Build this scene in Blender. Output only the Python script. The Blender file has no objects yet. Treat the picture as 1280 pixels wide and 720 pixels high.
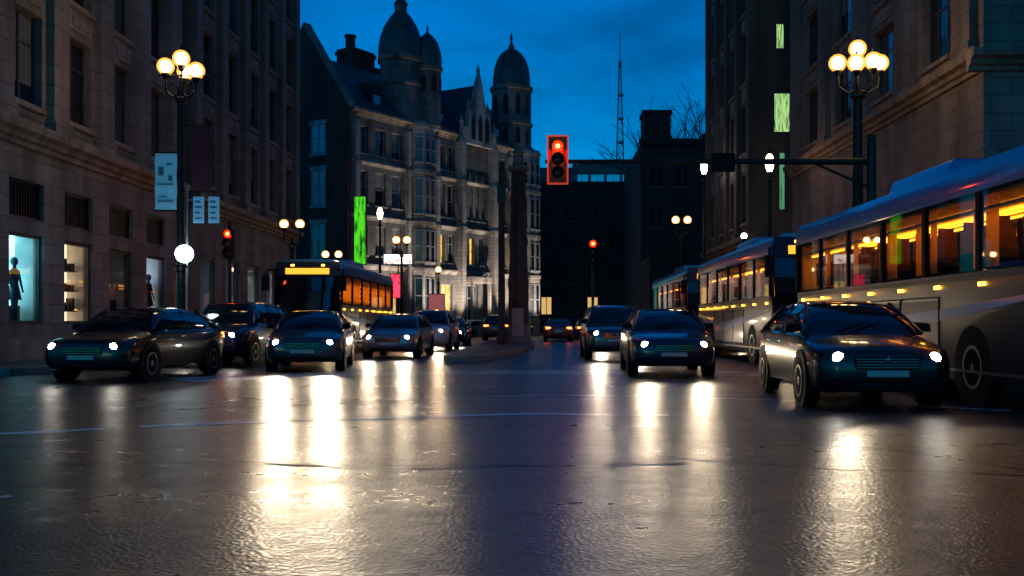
import bpy, math, random
from mathutils import Vector, Matrix
random.seed(7)
R = math.radians
scn = bpy.context.scene
COL = scn.collection

# ------------------------------------------------------------------ materials
MATS = {}
def nt(name):
    m = bpy.data.materials.new(name); m.use_nodes = True
    t = m.node_tree; b = t.nodes['Principled BSDF']; MATS[name] = m
    return m, t, b
def mat(name, col, rough=.6, metal=0., bump=0., bscale=20., var=.25, vscale=1.5, coat=0., spec=.5, stain=0.):
    m, t, b = nt(name)
    b.inputs['Roughness'].default_value = rough
    b.inputs['Metallic'].default_value = metal
    b.inputs['Coat Weight'].default_value = coat
    b.inputs['Coat Roughness'].default_value = .06
    b.inputs['Specular IOR Level'].default_value = spec
    tc = t.nodes.new('ShaderNodeTexCoord')
    n = t.nodes.new('ShaderNodeTexNoise'); n.inputs['Scale'].default_value = vscale; n.inputs['Detail'].default_value = 6
    t.links.new(tc.outputs['Object'], n.inputs['Vector'])
    r = t.nodes.new('ShaderNodeMapRange'); r.inputs[1].default_value = .3; r.inputs[2].default_value = .7
    r.inputs[3].default_value = 1-var; r.inputs[4].default_value = 1+var
    t.links.new(n.outputs['Fac'], r.inputs[0])
    mx = t.nodes.new('ShaderNodeMix'); mx.data_type = 'RGBA'; mx.blend_type = 'MULTIPLY'
    mx.inputs[0].default_value = 1; mx.inputs[6].default_value = (*col, 1)
    t.links.new(r.outputs[0], mx.inputs[7]); out = mx.outputs[2]
    if stain:
        mp = t.nodes.new('ShaderNodeMapping'); mp.inputs['Scale'].default_value = (1.6, 1.6, .12)
        t.links.new(tc.outputs['Object'], mp.inputs[0])
        n3 = t.nodes.new('ShaderNodeTexNoise'); n3.inputs['Scale'].default_value = 1.5; n3.inputs['Detail'].default_value = 8
        t.links.new(mp.outputs[0], n3.inputs['Vector'])
        r3 = t.nodes.new('ShaderNodeMapRange'); r3.inputs[1].default_value = .35; r3.inputs[2].default_value = .65
        r3.inputs[3].default_value = 1-stain; r3.inputs[4].default_value = 1.1
        t.links.new(n3.outputs['Fac'], r3.inputs[0])
        m3 = t.nodes.new('ShaderNodeMix'); m3.data_type = 'RGBA'; m3.blend_type = 'MULTIPLY'; m3.inputs[0].default_value = 1
        t.links.new(out, m3.inputs[6]); t.links.new(r3.outputs[0], m3.inputs[7]); out = m3.outputs[2]
    t.links.new(out, b.inputs['Base Color'])
    if bump:
        n2 = t.nodes.new('ShaderNodeTexNoise'); n2.inputs['Scale'].default_value = bscale; n2.inputs['Detail'].default_value = 8
        t.links.new(tc.outputs['Object'], n2.inputs['Vector'])
        bp = t.nodes.new('ShaderNodeBump'); bp.inputs['Strength'].default_value = bump; bp.inputs['Distance'].default_value = .03
        t.links.new(n2.outputs['Fac'], bp.inputs['Height']); t.links.new(bp.outputs[0], b.inputs['Normal'])
    return m
def masonry(name, c1, c2, mortar, bw, bh, rough=.85, stain=.45, rot=False):
    """blocks laid in the local X-Z plane (works on faces along either axis)"""
    m, t, b = nt(name); b.inputs['Roughness'].default_value = rough
    tc = t.nodes.new('ShaderNodeTexCoord'); sx = t.nodes.new('ShaderNodeSeparateXYZ')
    t.links.new(tc.outputs['Object'], sx.inputs[0])
    ad = t.nodes.new('ShaderNodeMath'); ad.operation = 'ADD'
    t.links.new(sx.outputs['X'], ad.inputs[0]); t.links.new(sx.outputs['Y'], ad.inputs[1])
    cb = t.nodes.new('ShaderNodeCombineXYZ'); t.links.new(ad.outputs[0], cb.inputs[0]); t.links.new(sx.outputs['Z'], cb.inputs[1])
    br = t.nodes.new('ShaderNodeTexBrick'); t.links.new(cb.outputs[0], br.inputs['Vector'])
    br.inputs['Color1'].default_value = (*c1, 1); br.inputs['Color2'].default_value = (*c2, 1); br.inputs['Mortar'].default_value = (*mortar, 1)
    br.inputs['Scale'].default_value = 1; br.inputs['Brick Width'].default_value = bw; br.inputs['Row Height'].default_value = bh
    br.inputs['Mortar Size'].default_value = .012 if bh > .2 else .006
    n = t.nodes.new('ShaderNodeTexNoise'); n.inputs['Scale'].default_value = .9; n.inputs['Detail'].default_value = 8
    mp = t.nodes.new('ShaderNodeMapping'); mp.inputs['Scale'].default_value = (1, 1, .22)
    t.links.new(tc.outputs['Object'], mp.inputs[0]); t.links.new(mp.outputs[0], n.inputs['Vector'])
    r = t.nodes.new('ShaderNodeMapRange'); r.inputs[1].default_value = .35; r.inputs[2].default_value = .65
    r.inputs[3].default_value = 1-stain; r.inputs[4].default_value = 1.15
    t.links.new(n.outputs['Fac'], r.inputs[0])
    mx = t.nodes.new('ShaderNodeMix'); mx.data_type = 'RGBA'; mx.blend_type = 'MULTIPLY'; mx.inputs[0].default_value = 1
    t.links.new(br.outputs['Color'], mx.inputs[6]); t.links.new(r.outputs[0], mx.inputs[7]); t.links.new(mx.outputs[2], b.inputs['Base Color'])
    n2 = t.nodes.new('ShaderNodeTexNoise'); n2.inputs['Scale'].default_value = 14; n2.inputs['Detail'].default_value = 6
    t.links.new(tc.outputs['Object'], n2.inputs['Vector'])
    m2 = t.nodes.new('ShaderNodeMath'); m2.operation = 'MULTIPLY_ADD'; m2.inputs[1].default_value = -.8
    t.links.new(br.outputs['Fac'], m2.inputs[0]); t.links.new(n2.outputs['Fac'], m2.inputs[2])
    bp = t.nodes.new('ShaderNodeBump'); bp.inputs['Strength'].default_value = .5; bp.inputs['Distance'].default_value = .03
    t.links.new(m2.outputs[0], bp.inputs['Height']); t.links.new(bp.outputs[0], b.inputs['Normal'])
    return m
def emit(name, col, s, noise=0., nscale=3., dark=(.02, .02, .02), stretch=(1, 1, 1)):
    m, t, b = nt(name)
    b.inputs['Base Color'].default_value = (*[min(.8, .02+q*.25) for q in col], 1); b.inputs['Roughness'].default_value = .25
    b.inputs['Emission Strength'].default_value = s
    b.inputs['Emission Color'].default_value = (*col, 1)
    if noise:
        tc = t.nodes.new('ShaderNodeTexCoord'); mp = t.nodes.new('ShaderNodeMapping'); mp.inputs['Scale'].default_value = stretch
        t.links.new(tc.outputs['Object'], mp.inputs[0])
        n = t.nodes.new('ShaderNodeTexNoise'); n.inputs['Scale'].default_value = nscale; n.inputs['Detail'].default_value = 4
        t.links.new(mp.outputs[0], n.inputs['Vector'])
        cr = t.nodes.new('ShaderNodeValToRGB'); cr.color_ramp.elements[0].position = .5-noise; cr.color_ramp.elements[1].position = .5+noise*.3
        cr.color_ramp.elements[0].color = (*dark, 1); cr.color_ramp.elements[1].color = (*col, 1)
        t.links.new(n.outputs['Fac'], cr.inputs[0]); t.links.new(cr.outputs[0], b.inputs['Emission Color'])
    return m
def glass_clear(name, tint=(.8, .85, .9), r=.02, trans=.85):
    m, t, b = nt(name)
    t.nodes.remove(b); o = t.nodes['Material Output']
    g = t.nodes.new('ShaderNodeBsdfGlossy'); g.inputs['Roughness'].default_value = r; g.inputs['Color'].default_value = (.9, .95, 1, 1)
    tr = t.nodes.new('ShaderNodeBsdfTransparent'); tr.inputs[0].default_value = (*tint, 1)
    fr = t.nodes.new('ShaderNodeFresnel'); fr.inputs[0].default_value = 1.5
    mx = t.nodes.new('ShaderNodeMixShader'); ge = t.nodes.new('ShaderNodeNewGeometry'); iv = t.nodes.new('ShaderNodeMath'); iv.operation = 'SUBTRACT'; iv.inputs[0].default_value = 1
    ml = t.nodes.new('ShaderNodeMath'); ml.operation = 'MULTIPLY'
    t.links.new(ge.outputs['Backfacing'], iv.inputs[1]); t.links.new(fr.outputs[0], ml.inputs[0]); t.links.new(iv.outputs[0], ml.inputs[1])
    t.links.new(ml.outputs[0], mx.inputs[0]); t.links.new(tr.outputs[0], mx.inputs[1]); t.links.new(g.outputs[0], mx.inputs[2])
    t.links.new(mx.outputs[0], o.inputs[0]); return m

LIME = masonry('limestone', (.30, .25, .205), (.23, .185, .15), (.11, .09, .075), 1.3, .55)
LIME2 = masonry('brown_stone', (.22, .175, .15), (.17, .135, .115), (.08, .068, .058), 1.2, .5)
BROWN = masonry('brown_brick', (.13, .085, .065), (.10, .065, .05), (.07, .06, .05), .28, .09)
BRICK = masonry('dark_brick', (.085, .045, .035), (.06, .035, .03), (.05, .045, .04), .24, .08)
PALE = masonry('pale_gothic_stone', (.50, .44, .38), (.36, .32, .28), (.14, .13, .12), .7, .33, stain=.7)
GREY = masonry('weathered_grey_stone', (.23, .21, .19), (.16, .15, .14), (.08, .075, .07), .8, .35, stain=.6)
DARKST = masonry('dark_stone', (.03, .028, .027), (.022, .02, .02), (.012, .012, .012), .9, .4)  # near-black stone for far blocks, recess wall and dormers
TRIM = mat('stone_trim', (.33, .26, .20), .8, bump=.35, bscale=9, stain=.45)
TRIM2 = mat('brown_trim', (.24, .18, .14), .8, bump=.35, bscale=9, stain=.45)
SLATE = masonry('roof_slate', (.045, .05, .06), (.03, .034, .042), (.015, .017, .02), .35, .18, rough=.5, stain=.3)
LEAD = mat('dark_lead', (.05, .06, .065), .45, .3, bump=.2, bscale=6)
FRAME = mat('window_frame', (.045, .045, .05), .5)
FRAMEL = mat('pale_window_frame', (.32, .33, .34), .5, stain=.4)
IRON = mat('black_iron', (.012, .013, .014), .38, .5, bump=.15, bscale=30)
IRONG = mat('green_black_iron', (.016, .022, .018), .4, .5, bump=.15, bscale=30)
STEEL = mat('galvanised_steel', (.28, .29, .30), .42, .7, bump=.1)
CURBM = mat('granite_kerb', (.26, .25, .24), .7, bump=.4, bscale=25, stain=.2)
BLACKP = mat('black_plastic', (.008, .008, .009), .75, spec=.2)
DARKINT = mat('dark_interior', (.012, .012, .014), .9)
RUBBER = mat('rubber', (.008, .008, .008), .9, bump=.2, spec=.15)
RIM = mat('wheel_alloy', (.16, .165, .17), .4, .9)
CHROME = mat('chrome', (.6, .6, .62), .12, 1.)
WOODP = mat('weathered_timber', (.06, .045, .035), .85, bump=.5, bscale=12, stain=.4)
BARK = mat('bark', (.035, .028, .022), .9, bump=.6, bscale=14)
CONC = mat('far_concrete', (.10, .11, .12), .8, stain=.3)
SIDEW = masonry('pavement_slabs', (.13, .125, .12), (.10, .095, .09), (.04, .04, .04), 1.5, 1.5)

def glass_window(name, tint, rough=.06):
    m, t, b = nt(name)
    b.inputs['Base Color'].default_value = (*tint, 1); b.inputs['Roughness'].default_value = rough
    b.inputs['Specular IOR Level'].default_value = .9
    tc = t.nodes.new('ShaderNodeTexCoord'); n = t.nodes.new('ShaderNodeTexNoise'); n.inputs['Scale'].default_value = 1.1
    t.links.new(tc.outputs['Object'], n.inputs['Vector'])
    bp = t.nodes.new('ShaderNodeBump'); bp.inputs['Strength'].default_value = .12; bp.inputs['Distance'].default_value = .05
    t.links.new(n.outputs['Fac'], bp.inputs['Height']); t.links.new(bp.outputs[0], b.inputs['Normal'])
    return m
GL = [glass_window('window_glass', (.008, .014, .02)), glass_window('window_glass_blue', (.01, .03, .045)), glass_window('window_glass_blind', (.06, .075, .085), .15)]
GL[1].node_tree.nodes['Principled BSDF'].inputs['Metallic'].default_value = .5; GL[1].node_tree.nodes['Principled BSDF'].inputs['Base Color'].default_value = (.16, .22, .28, 1)
def blind_glass(name, z0, col):
    m = glass_window(name, (.01, .015, .02)); t = m.node_tree; b = t.nodes['Principled BSDF']
    tc = t.nodes.new('ShaderNodeTexCoord'); sx = t.nodes.new('ShaderNodeSeparateXYZ'); t.links.new(tc.outputs['Object'], sx.inputs[0])
    g = t.nodes.new('ShaderNodeMath'); g.operation = 'GREATER_THAN'; g.inputs[1].default_value = z0; t.links.new(sx.outputs['Z'], g.inputs[0])
    wv = t.nodes.new('ShaderNodeTexWave'); wv.bands_direction = 'Z'; wv.inputs['Scale'].default_value = 6; wv.inputs['Distortion'].default_value = .6; t.links.new(tc.outputs['Object'], wv.inputs['Vector'])
    mm = t.nodes.new('ShaderNodeMix'); mm.data_type = 'RGBA'; mm.inputs[6].default_value = (*col, 1); mm.inputs[7].default_value = (*[q*.6 for q in col], 1); t.links.new(wv.outputs['Fac'], mm.inputs[0])
    mx = t.nodes.new('ShaderNodeMix'); mx.data_type = 'RGBA'; mx.inputs[6].default_value = (.01, .015, .02, 1); t.links.new(mm.outputs[2], mx.inputs[7])
    t.links.new(g.outputs[0], mx.inputs[0]); t.links.new(mx.outputs[2], b.inputs['Base Color']); return m
GL += [blind_glass('window_blind_half', 1.2, (.28, .27, .25)), blind_glass('window_blind_third', 1.7, (.2, .2, .19)), blind_glass('window_blind_low', .6, (.24, .23, .2)), GL[0], GL[0]]
GLITG = emit('lit_green_blind', (.5, .85, .3), .9, .12, 4, (.02, .06, .02), (7, 7, .5))
GLITW = emit('lit_warm_window', (1., .55, .08), 1.6, .18, 2.5, (.10, .05, .01), (3, 1, .5))
GLITA = emit('lit_amber_door', (1., .62, .15), 1.0, .2, 3, (.25, .14, .03), (2, 1, .4))
CLEAR = glass_clear('shop_glass')
COACHGL = glass_clear('coach_glass', (.75, .75, .75))

# ------------------------------------------------------------------ mesh builder
class MB:
    def __init__(s): s.v = []; s.f = []; s.m = []; s.cur = 0; s.T = None
    def pt(s, p):
        p = Vector(p)
        if s.T is not None: p = s.T @ p
        s.v.append(p[:]); return len(s.v)-1
    def face(s, pts):
        s.f.append([s.pt(p) for p in pts]); s.m.append(s.cur)
    def idx(s, ids): s.f.append(ids); s.m.append(s.cur)
    def box(s, x0, x1, y0, y1, z0, z1):
        i = [s.pt(p) for p in ((x0,y0,z0),(x1,y0,z0),(x1,y1,z0),(x0,y1,z0),(x0,y0,z1),(x1,y0,z1),(x1,y1,z1),(x0,y1,z1))]
        for q in ((3,2,1,0),(4,5,6,7),(0,1,5,4),(1,2,6,5),(2,3,7,6),(3,0,4,7)): s.idx([i[k] for k in q])
        return s
    def loft(s, rings, cap=True, closed=True):
        ids = [[s.pt(p) for p in r] for r in rings]; n = len(ids[0])
        for a, b in zip(ids, ids[1:]):
            for k in range(n if closed else n-1):
                s.idx([a[k], a[(k+1) % n], b[(k+1) % n], b[k]])
        if cap: s.idx(ids[0][::-1]); s.idx(ids[-1])
        return s
    def tube(s, p0, p1, r0, r1=None, n=10, cap=True):
        r1 = r0 if r1 is None else r1
        p0, p1 = Vector(p0), Vector(p1); d = (p1-p0).normalized()
        a = d.orthogonal().normalized(); b = d.cross(a)
        s.loft([[p+(a*math.cos(2*math.pi*k/n)+b*math.sin(2*math.pi*k/n))*r for k in range(n)] for p, r in ((p0, r0), (p1, r1))], cap)
        return s
    def path(s, pts, r, n=8):
        for a, b in zip(pts, pts[1:]): s.tube(a, b, r, r, n)
        return s
    def lathe(s, prof, c=(0, 0, 0), n=16, cap=True, ph=0):
        s.loft([[(c[0]+r*math.cos(2*math.pi*k/n+ph), c[1]+r*math.sin(2*math.pi*k/n+ph), c[2]+z) for k in range(n)] for r, z in prof], cap)
        return s
    def ball(s, c, r, n=14, m=9, sz=1.):
        prof = [(max(.001, r*math.sin(math.pi*k/m)), -r*sz*math.cos(math.pi*k/m)) for k in range(m+1)]
        return s.lathe(prof, c, n)
    def build(s, name, mats, parent=None, smooth=None, bevel=0, loc=None):
        me = bpy.data.meshes.new(name); me.from_pydata(s.v, [], s.f); 
        mats = mats if isinstance(mats, (list, tuple)) else [mats]
        for m in mats: me.materials.append(m)
        for p, k in zip(me.polygons, s.m): p.material_index = k
        import bmesh
        bm = bmesh.new(); bm.from_mesh(me); bmesh.ops.recalc_face_normals(bm, faces=bm.faces); bm.to_mesh(me); bm.free()
        if smooth is not None:
            for p in me.polygons: p.use_smooth = True
            me.set_sharp_from_angle(angle=R(smooth))
        o = bpy.data.objects.new(name, me); COL.objects.link(o)
        if parent: o.parent = parent
        if loc: o.location = loc
        if bevel:
            md = o.modifiers.new('bevel', 'BEVEL'); md.width = bevel; md.segments = 2; md.limit_method = 'ANGLE'
        return o
def tag(o, label=None, cat=None, group=None, kind=None):
    if label: o['label'] = label
    if cat: o['category'] = cat
    if group: o['group'] = group
    if kind: o['kind'] = kind
    return o
def empty(name, loc=(0, 0, 0), rz=0, label=None, cat=None, group=None):
    o = bpy.data.objects.new(name, None); COL.objects.link(o); o.location = loc; o.rotation_euler = (0, 0, rz)
    o.empty_display_size = .3
    return tag(o, label, cat, group)
def copy_tree(o, parent=None):
    c = o.copy(); COL.objects.link(c); c.parent = parent
    for ch in list(o.children):
        copy_tree(ch, c)
    return c
def dup(o, name, loc, parent, rz=0):
    c = o.copy(); c.name = name; COL.objects.link(c); c.parent = parent; c.location = loc; c.rotation_euler = (0, 0, rz); return c
# pixel of the 1280 wide picture -> world at distance Y
def PX(x, Y): return (x-670)/1244*Y
def PZ(y, Y): return 1.1+(405-y)/1244*Y

# ------------------------------------------------------------------ sky
w = bpy.data.worlds.new("World"); scn.world = w; w.use_nodes = True
t = w.node_tree; bg = t.nodes['Background']
sky = t.nodes.new('ShaderNodeTexSky'); sky.sky_type = 'NISHITA'; sky.sun_disc = False
sky.sun_elevation = R(4); sky.sun_rotation = R(200); sky.ozone_density = 10; sky.dust_density = .3; sky.air_density = 1.2
mx = t.nodes.new('ShaderNodeMix'); mx.data_type = 'RGBA'; mx.blend_type = 'MULTIPLY'; mx.inputs[0].default_value = 1
mx.inputs[7].default_value = (.0, 5.2, 3.1, 1)
t.links.new(sky.outputs[0], mx.inputs[6])
tc = t.nodes.new('ShaderNodeTexCoord'); mp = t.nodes.new('ShaderNodeMapping'); mp.inputs['Scale'].default_value = (1.2, 1.2, 3.2)
t.links.new(tc.outputs['Generated'], mp.inputs[0])
n = t.nodes.new('ShaderNodeTexNoise'); n.inputs['Scale'].default_value = 2.9; n.inputs['Detail'].default_value = 7; n.inputs['Roughness'].default_value = .55
t.links.new(mp.outputs[0], n.inputs['Vector'])
mr = t.nodes.new('ShaderNodeMapRange'); mr.inputs[1].default_value = .36; mr.inputs[2].default_value = .64; mr.inputs[3].default_value = .5; mr.inputs[4].default_value = 1.2
t.links.new(n.outputs['Fac'], mr.inputs[0])
m2 = t.nodes.new('ShaderNodeMix'); m2.data_type = 'RGBA'; m2.blend_type = 'MULTIPLY'; m2.inputs[0].default_value = 1
t.links.new(mx.outputs[2], m2.inputs[6]); t.links.new(mr.outputs[0], m2.inputs[7]); t.links.new(m2.outputs[2], bg.inputs[0])
bg.inputs[1].default_value = .088
sl = bpy.data.lights.new('sun', 'SUN'); sl.energy = .02; sl.angle = R(10); sl.color = (1, .9, .8)
so = bpy.data.objects.new('sun', sl); COL.objects.link(so); so.rotation_euler = (R(86), 0, R(-20))

# ------------------------------------------------------------------ ground
def sheet(name, pts, z, m, kind='structure'):
    b = MB(); b.face([(x, y, z) for x, y in pts]); return tag(b.build(name, m), kind=kind)
def asphalt():
    m, t, b = nt('asphalt')
    tc = t.nodes.new('ShaderNodeTexCoord')
    def noise(sc, det=4, vec=None):
        n = t.nodes.new('ShaderNodeTexNoise'); n.inputs['Scale'].default_value = sc; n.inputs['Detail'].default_value = det
        t.links.new(vec or tc.outputs['Object'], n.inputs['Vector']); return n.outputs['Fac']
    def rng(s, a, b_, c, d):
        r = t.nodes.new('ShaderNodeMapRange')
        for k, v in zip((1, 2, 3, 4), (a, b_, c, d)): r.inputs[k].default_value = v
        t.links.new(s, r.inputs[0]); return r.outputs[0]
    def mul(a, b_, op='MULTIPLY'):
        x = t.nodes.new('ShaderNodeMath'); x.operation = op
        t.links.new(a, x.inputs[0])
        if isinstance(b_, float): x.inputs[1].default_value = b_
        else: t.links.new(b_, x.inputs[1])
        return x.outputs[0]
    st = t.nodes.new('ShaderNodeMapping'); st.inputs['Scale'].default_value = (.18, 1.5, 1)
    t.links.new(tc.outputs['Object'], st.inputs[0])
    big = noise(.9, 6, st.outputs[0]); mid = noise(6, 5); fine = noise(170, 3)
    vo = t.nodes.new('ShaderNodeTexVoronoi'); vo.inputs['Scale'].default_value = 38
    t.links.new(tc.outputs['Object'], vo.inputs['Vector'])
    c = mul(rng(big, .3, .7, .62, 1.35), mul(rng(mid, .3, .7, .8, 1.2), rng(vo.outputs['Distance'], .0, .6, 1.25, .65)))
    mc = t.nodes.new('ShaderNodeMix'); mc.data_type = 'RGBA'; mc.blend_type = 'MULTIPLY'; mc.inputs[0].default_value = 1
    mc.inputs[6].default_value = (.012, .016, .024, 1); t.links.new(c, mc.inputs[7]); t.links.new(mc.outputs[2], b.inputs['Base Color'])
    ro = mul(rng(big, .3, .7, .27, .37), rng(mid, .3, .7, .85, 1.2)); t.links.new(ro, b.inputs['Roughness'])
    b.inputs['Specular IOR Level'].default_value = .6
    h2 = mul(mul(vo.outputs['Distance'], 1.1), mul(fine, .2), 'ADD')
    bp = t.nodes.new('ShaderNodeBump'); bp.inputs['Strength'].default_value = .7; bp.inputs['Distance'].default_value = .0042
    t.links.new(h2, bp.inputs['Height']); t.links.new(bp.outputs[0], b.inputs['Normal'])
    return m
ASPH = asphalt()
sheet('ground', [(-900, -300), (900, -300), (900, 1500), (-900, 1500)], -.02, mat('earth', (.03, .03, .03), .9))
sheet('road', [(-60, -40), (60, -40), (60, 260), (-60, 260)], 0, ASPH)
def worn(name, col, lo, hi, sc=9):
    m, t, b = nt(name); b.inputs['Base Color'].default_value = (*col, 1); b.inputs['Roughness'].default_value = .35
    tc = t.nodes.new('ShaderNodeTexCoord'); n = t.nodes.new('ShaderNodeTexNoise'); n.inputs['Scale'].default_value = sc; n.inputs['Detail'].default_value = 8
    mp = t.nodes.new('ShaderNodeMapping'); mp.inputs['Scale'].default_value = (.35, 1, 1)
    t.links.new(tc.outputs['Object'], mp.inputs[0]); t.links.new(mp.outputs[0], n.inputs['Vector'])
    r = t.nodes.new('ShaderNodeMapRange'); r.inputs[1].default_value = lo; r.inputs[2].default_value = hi
    t.links.new(n.outputs['Fac'], r.inputs[0]); t.links.new(r.outputs[0], b.inputs['Alpha']); return m
PAINT = worn('worn_road_paint', (.8, .8, .78), .28, .42)
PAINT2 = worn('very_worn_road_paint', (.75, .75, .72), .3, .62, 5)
TAR = worn('tar_seal', (.008, .008, .009), .35, .45, 6)
def ribbon(name, pts, wd, z, m):
    b = MB(); L = []
    for i, (x, y) in enumerate(pts):
        a = Vector(pts[max(0, i-1)]); c = Vector(pts[min(len(pts)-1, i+1)]); d = (c-a).normalized(); nn = Vector((-d.y, d.x))*wd/2
        L.append(((x+nn.x, y+nn.y, z), (x-nn.x, y-nn.y, z)))
    for a, c in zip(L, L[1:]): b.face([a[0], a[1], c[1], c[0]])
    return tag(b.build(name, m), kind='structure')
def smooth_pts(pts, k=6, jit=.0):
    out = []
    for i in range(len(pts)-1):
        p = [Vector(pts[max(0, min(len(pts)-1, i+j))]) for j in (-1, 0, 1, 2)]
        for q in range(k):
            s = q/k
            v = .5*((2*p[1])+(-p[0]+p[2])*s+(2*p[0]-5*p[1]+4*p[2]-p[3])*s*s+(-p[0]+3*p[1]-3*p[2]+p[3])*s**3)
            out.append((v.x, v.y+random.uniform(-jit, jit)))
    out.append(tuple(pts[-1])); return out
ribbon('crosswalk_line', smooth_pts([(-9, 8.9), (-5.4, 9.95), (-4.55, 10.45)]), .22, .004, PAINT)
ribbon('crosswalk_line', smooth_pts([(-4.25, 10.65), (-2.9, 11.25), (-.3, 12.1), (.7, 12.05), (1.6, 12.0)]), .24, .004, PAINT)
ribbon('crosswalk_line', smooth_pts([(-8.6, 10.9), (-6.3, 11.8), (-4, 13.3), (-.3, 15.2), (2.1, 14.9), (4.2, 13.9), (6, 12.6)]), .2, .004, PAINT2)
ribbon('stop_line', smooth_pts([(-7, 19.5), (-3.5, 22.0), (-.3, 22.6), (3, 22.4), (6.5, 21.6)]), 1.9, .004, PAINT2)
ribbon('lane_mark', [(-3.75, 5.95), (-3.35, 6.35)], .09, .004, PAINT)
ribbon('tar_seam', smooth_pts([(-9, 6.8), (-5.5, 7.5), (-2.5, 7.9), (-1.2, 7.7), (1.2, 7.9)], 8, .03), .09, .004, TAR)
ribbon('tar_seam', smooth_pts([(-7.5, 11.2), (-4.3, 13.0), (-2, 14.3), (0, 15.9), (4, 15.6)], 8, .03), .12, .006, TAR)
ribbon('tar_seam', smooth_pts([(1.0, 8.3), (2.2, 7.6), (3.4, 7.3), (5.2, 6.7)], 8, .03), .08, .004, TAR)
ribbon('tar_seam', smooth_pts([(.8, 9.6), (2.0, 9.1), (3.0, 8.8), (3.7, 7.5)], 8, .03), .05, .006, TAR)
ribbon('tar_seam', smooth_pts([(-.2, 11.0), (.9, 10.0), (2.2, 9.9), (4.2, 9.8)], 8, .03), .05, .008, TAR)
for k, (a, b_) in enumerate(((28, 31), (35, 38), (42, 45), (49, 52), (56, 59))):
    ribbon('lane_mark', [(4.6, a), (4.6, b_)], .12, .004, PAINT); 
    ribbon('lane_mark', [(-6.3, a), (-6.3, b_)], .12, .004, PAINT)

def block(name, poly, h=.15, kerb=True):
    b = MB(); n = len(poly)
    b.face([(x, y, h) for x, y in poly]); 
    for k in range(n):
        p, q = poly[k], poly[(k+1) % n]; b.face([(*p, 0), (*q, 0), (*q, h), (*p, h)])
    tag(b.build(name, SIDEW), kind='structure')
    if kerb:
        b = MB(); c = Vector((sum(p[0] for p in poly)/n, sum(p[1] for p in poly)/n))
        for k in range(n):
            p, q = Vector(poly[k]), Vector(poly[(k+1) % n]); d = (q-p).normalized(); nn = Vector((d.y, -d.x))
            if nn.dot(p-c) < 0: nn = -nn
            L = [(p+nn*.14, p-nn*.02), (q+nn*.14, q-nn*.02)]
            b.loft([[(a.x, a.y, z) for a, z in ((l[0], 0), (l[0], h+.006), (l[1], h+.006), (l[1], 0))] for l in L])
        tag(b.build('kerb', CURBM), kind='structure')
block('pavement', [(-10.4, 58), (-10.4, 24), (-11.2, 21.2), (-13, 20), (-60, 20), (-60, 68), (-14, 68)])
block('pavement', [(9.1, 120), (9.1, 29), (10.2, 26.6), (12, 25.6), (60, 25.6), (60, 120)])
block('pavement', [(-14, 68.2), (-10.6, 71), (2.0, 95.5), (-3, 120), (-40, 120), (-40, 68.2)])
block('traffic_island', [(-2.6, 29.5), (-2.2, 28.6), (-1.6, 29.2), (-.25, 44), (-.2, 56), (-1.6, 58), (-2.6, 54)], .16)

# ------------------------------------------------------------------ facades
class Face:
    """plane of a facade inside a building's local frame"""
    def __init__(s, o, ux, uy): s.o = Vector((o[0], o[1], 0)); s.u = Vector((ux, uy, 0)).normalized(); s.n = Vector((-s.u.y, s.u.x, 0))  # n: inward
    def p(s, u, d, z): v = s.o+s.u*u+s.n*d; return (v.x, v.y, z)
    def rz(s): return math.atan2(s.u.y, s.u.x)
    def box(s, mb, u0, u1, d0, d1, z0, z1):
        i = [mb.pt(s.p(*q)) for q in ((u0,d0,z0),(u1,d0,z0),(u1,d1,z0),(u0,d1,z0),(u0,d0,z1),(u1,d0,z1),(u1,d1,z1),(u0,d1,z1))]
        for q in ((3,2,1,0),(4,5,6,7),(0,1,5,4),(1,2,6,5),(2,3,7,6),(3,0,4,7)): mb.idx([i[k] for k in q])
    def wall(s, mb, U, Z, ops, rev=.3):
        us = sorted({U[0], U[1], *[q for o in ops for q in o[:2]]}); zs = sorted({Z[0], Z[1], *[q for o in ops for q in o[2:4]]})
        for a, b in zip(us, us[1:]):
            run = None
            for c, d in zip(zs, zs[1:]):
                m_, k_ = (a+b)/2, (c+d)/2
                hole = any(o[0] < m_ < o[1] and o[2] < k_ < o[3] for o in ops)
                if not hole: run = (run[0], d) if run else (c, d)
                if (hole or d == zs[-1]) and run:
                    mb.face([s.p(a, 0, run[0]), s.p(b, 0, run[0]), s.p(b, 0, run[1]), s.p(a, 0, run[1])]); run = None
        for a, b, c, d in ops:
            for p, q in (((a, c), (a, d)), ((a, d), (b, d)), ((b, d), (b, c)), ((b, c), (a, c))):
                mb.face([s.p(p[0], 0, p[1]), s.p(q[0], 0, q[1]), s.p(q[0], rev, q[1]), s.p(p[0], rev, p[1])])
WPROTO = {}
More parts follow.
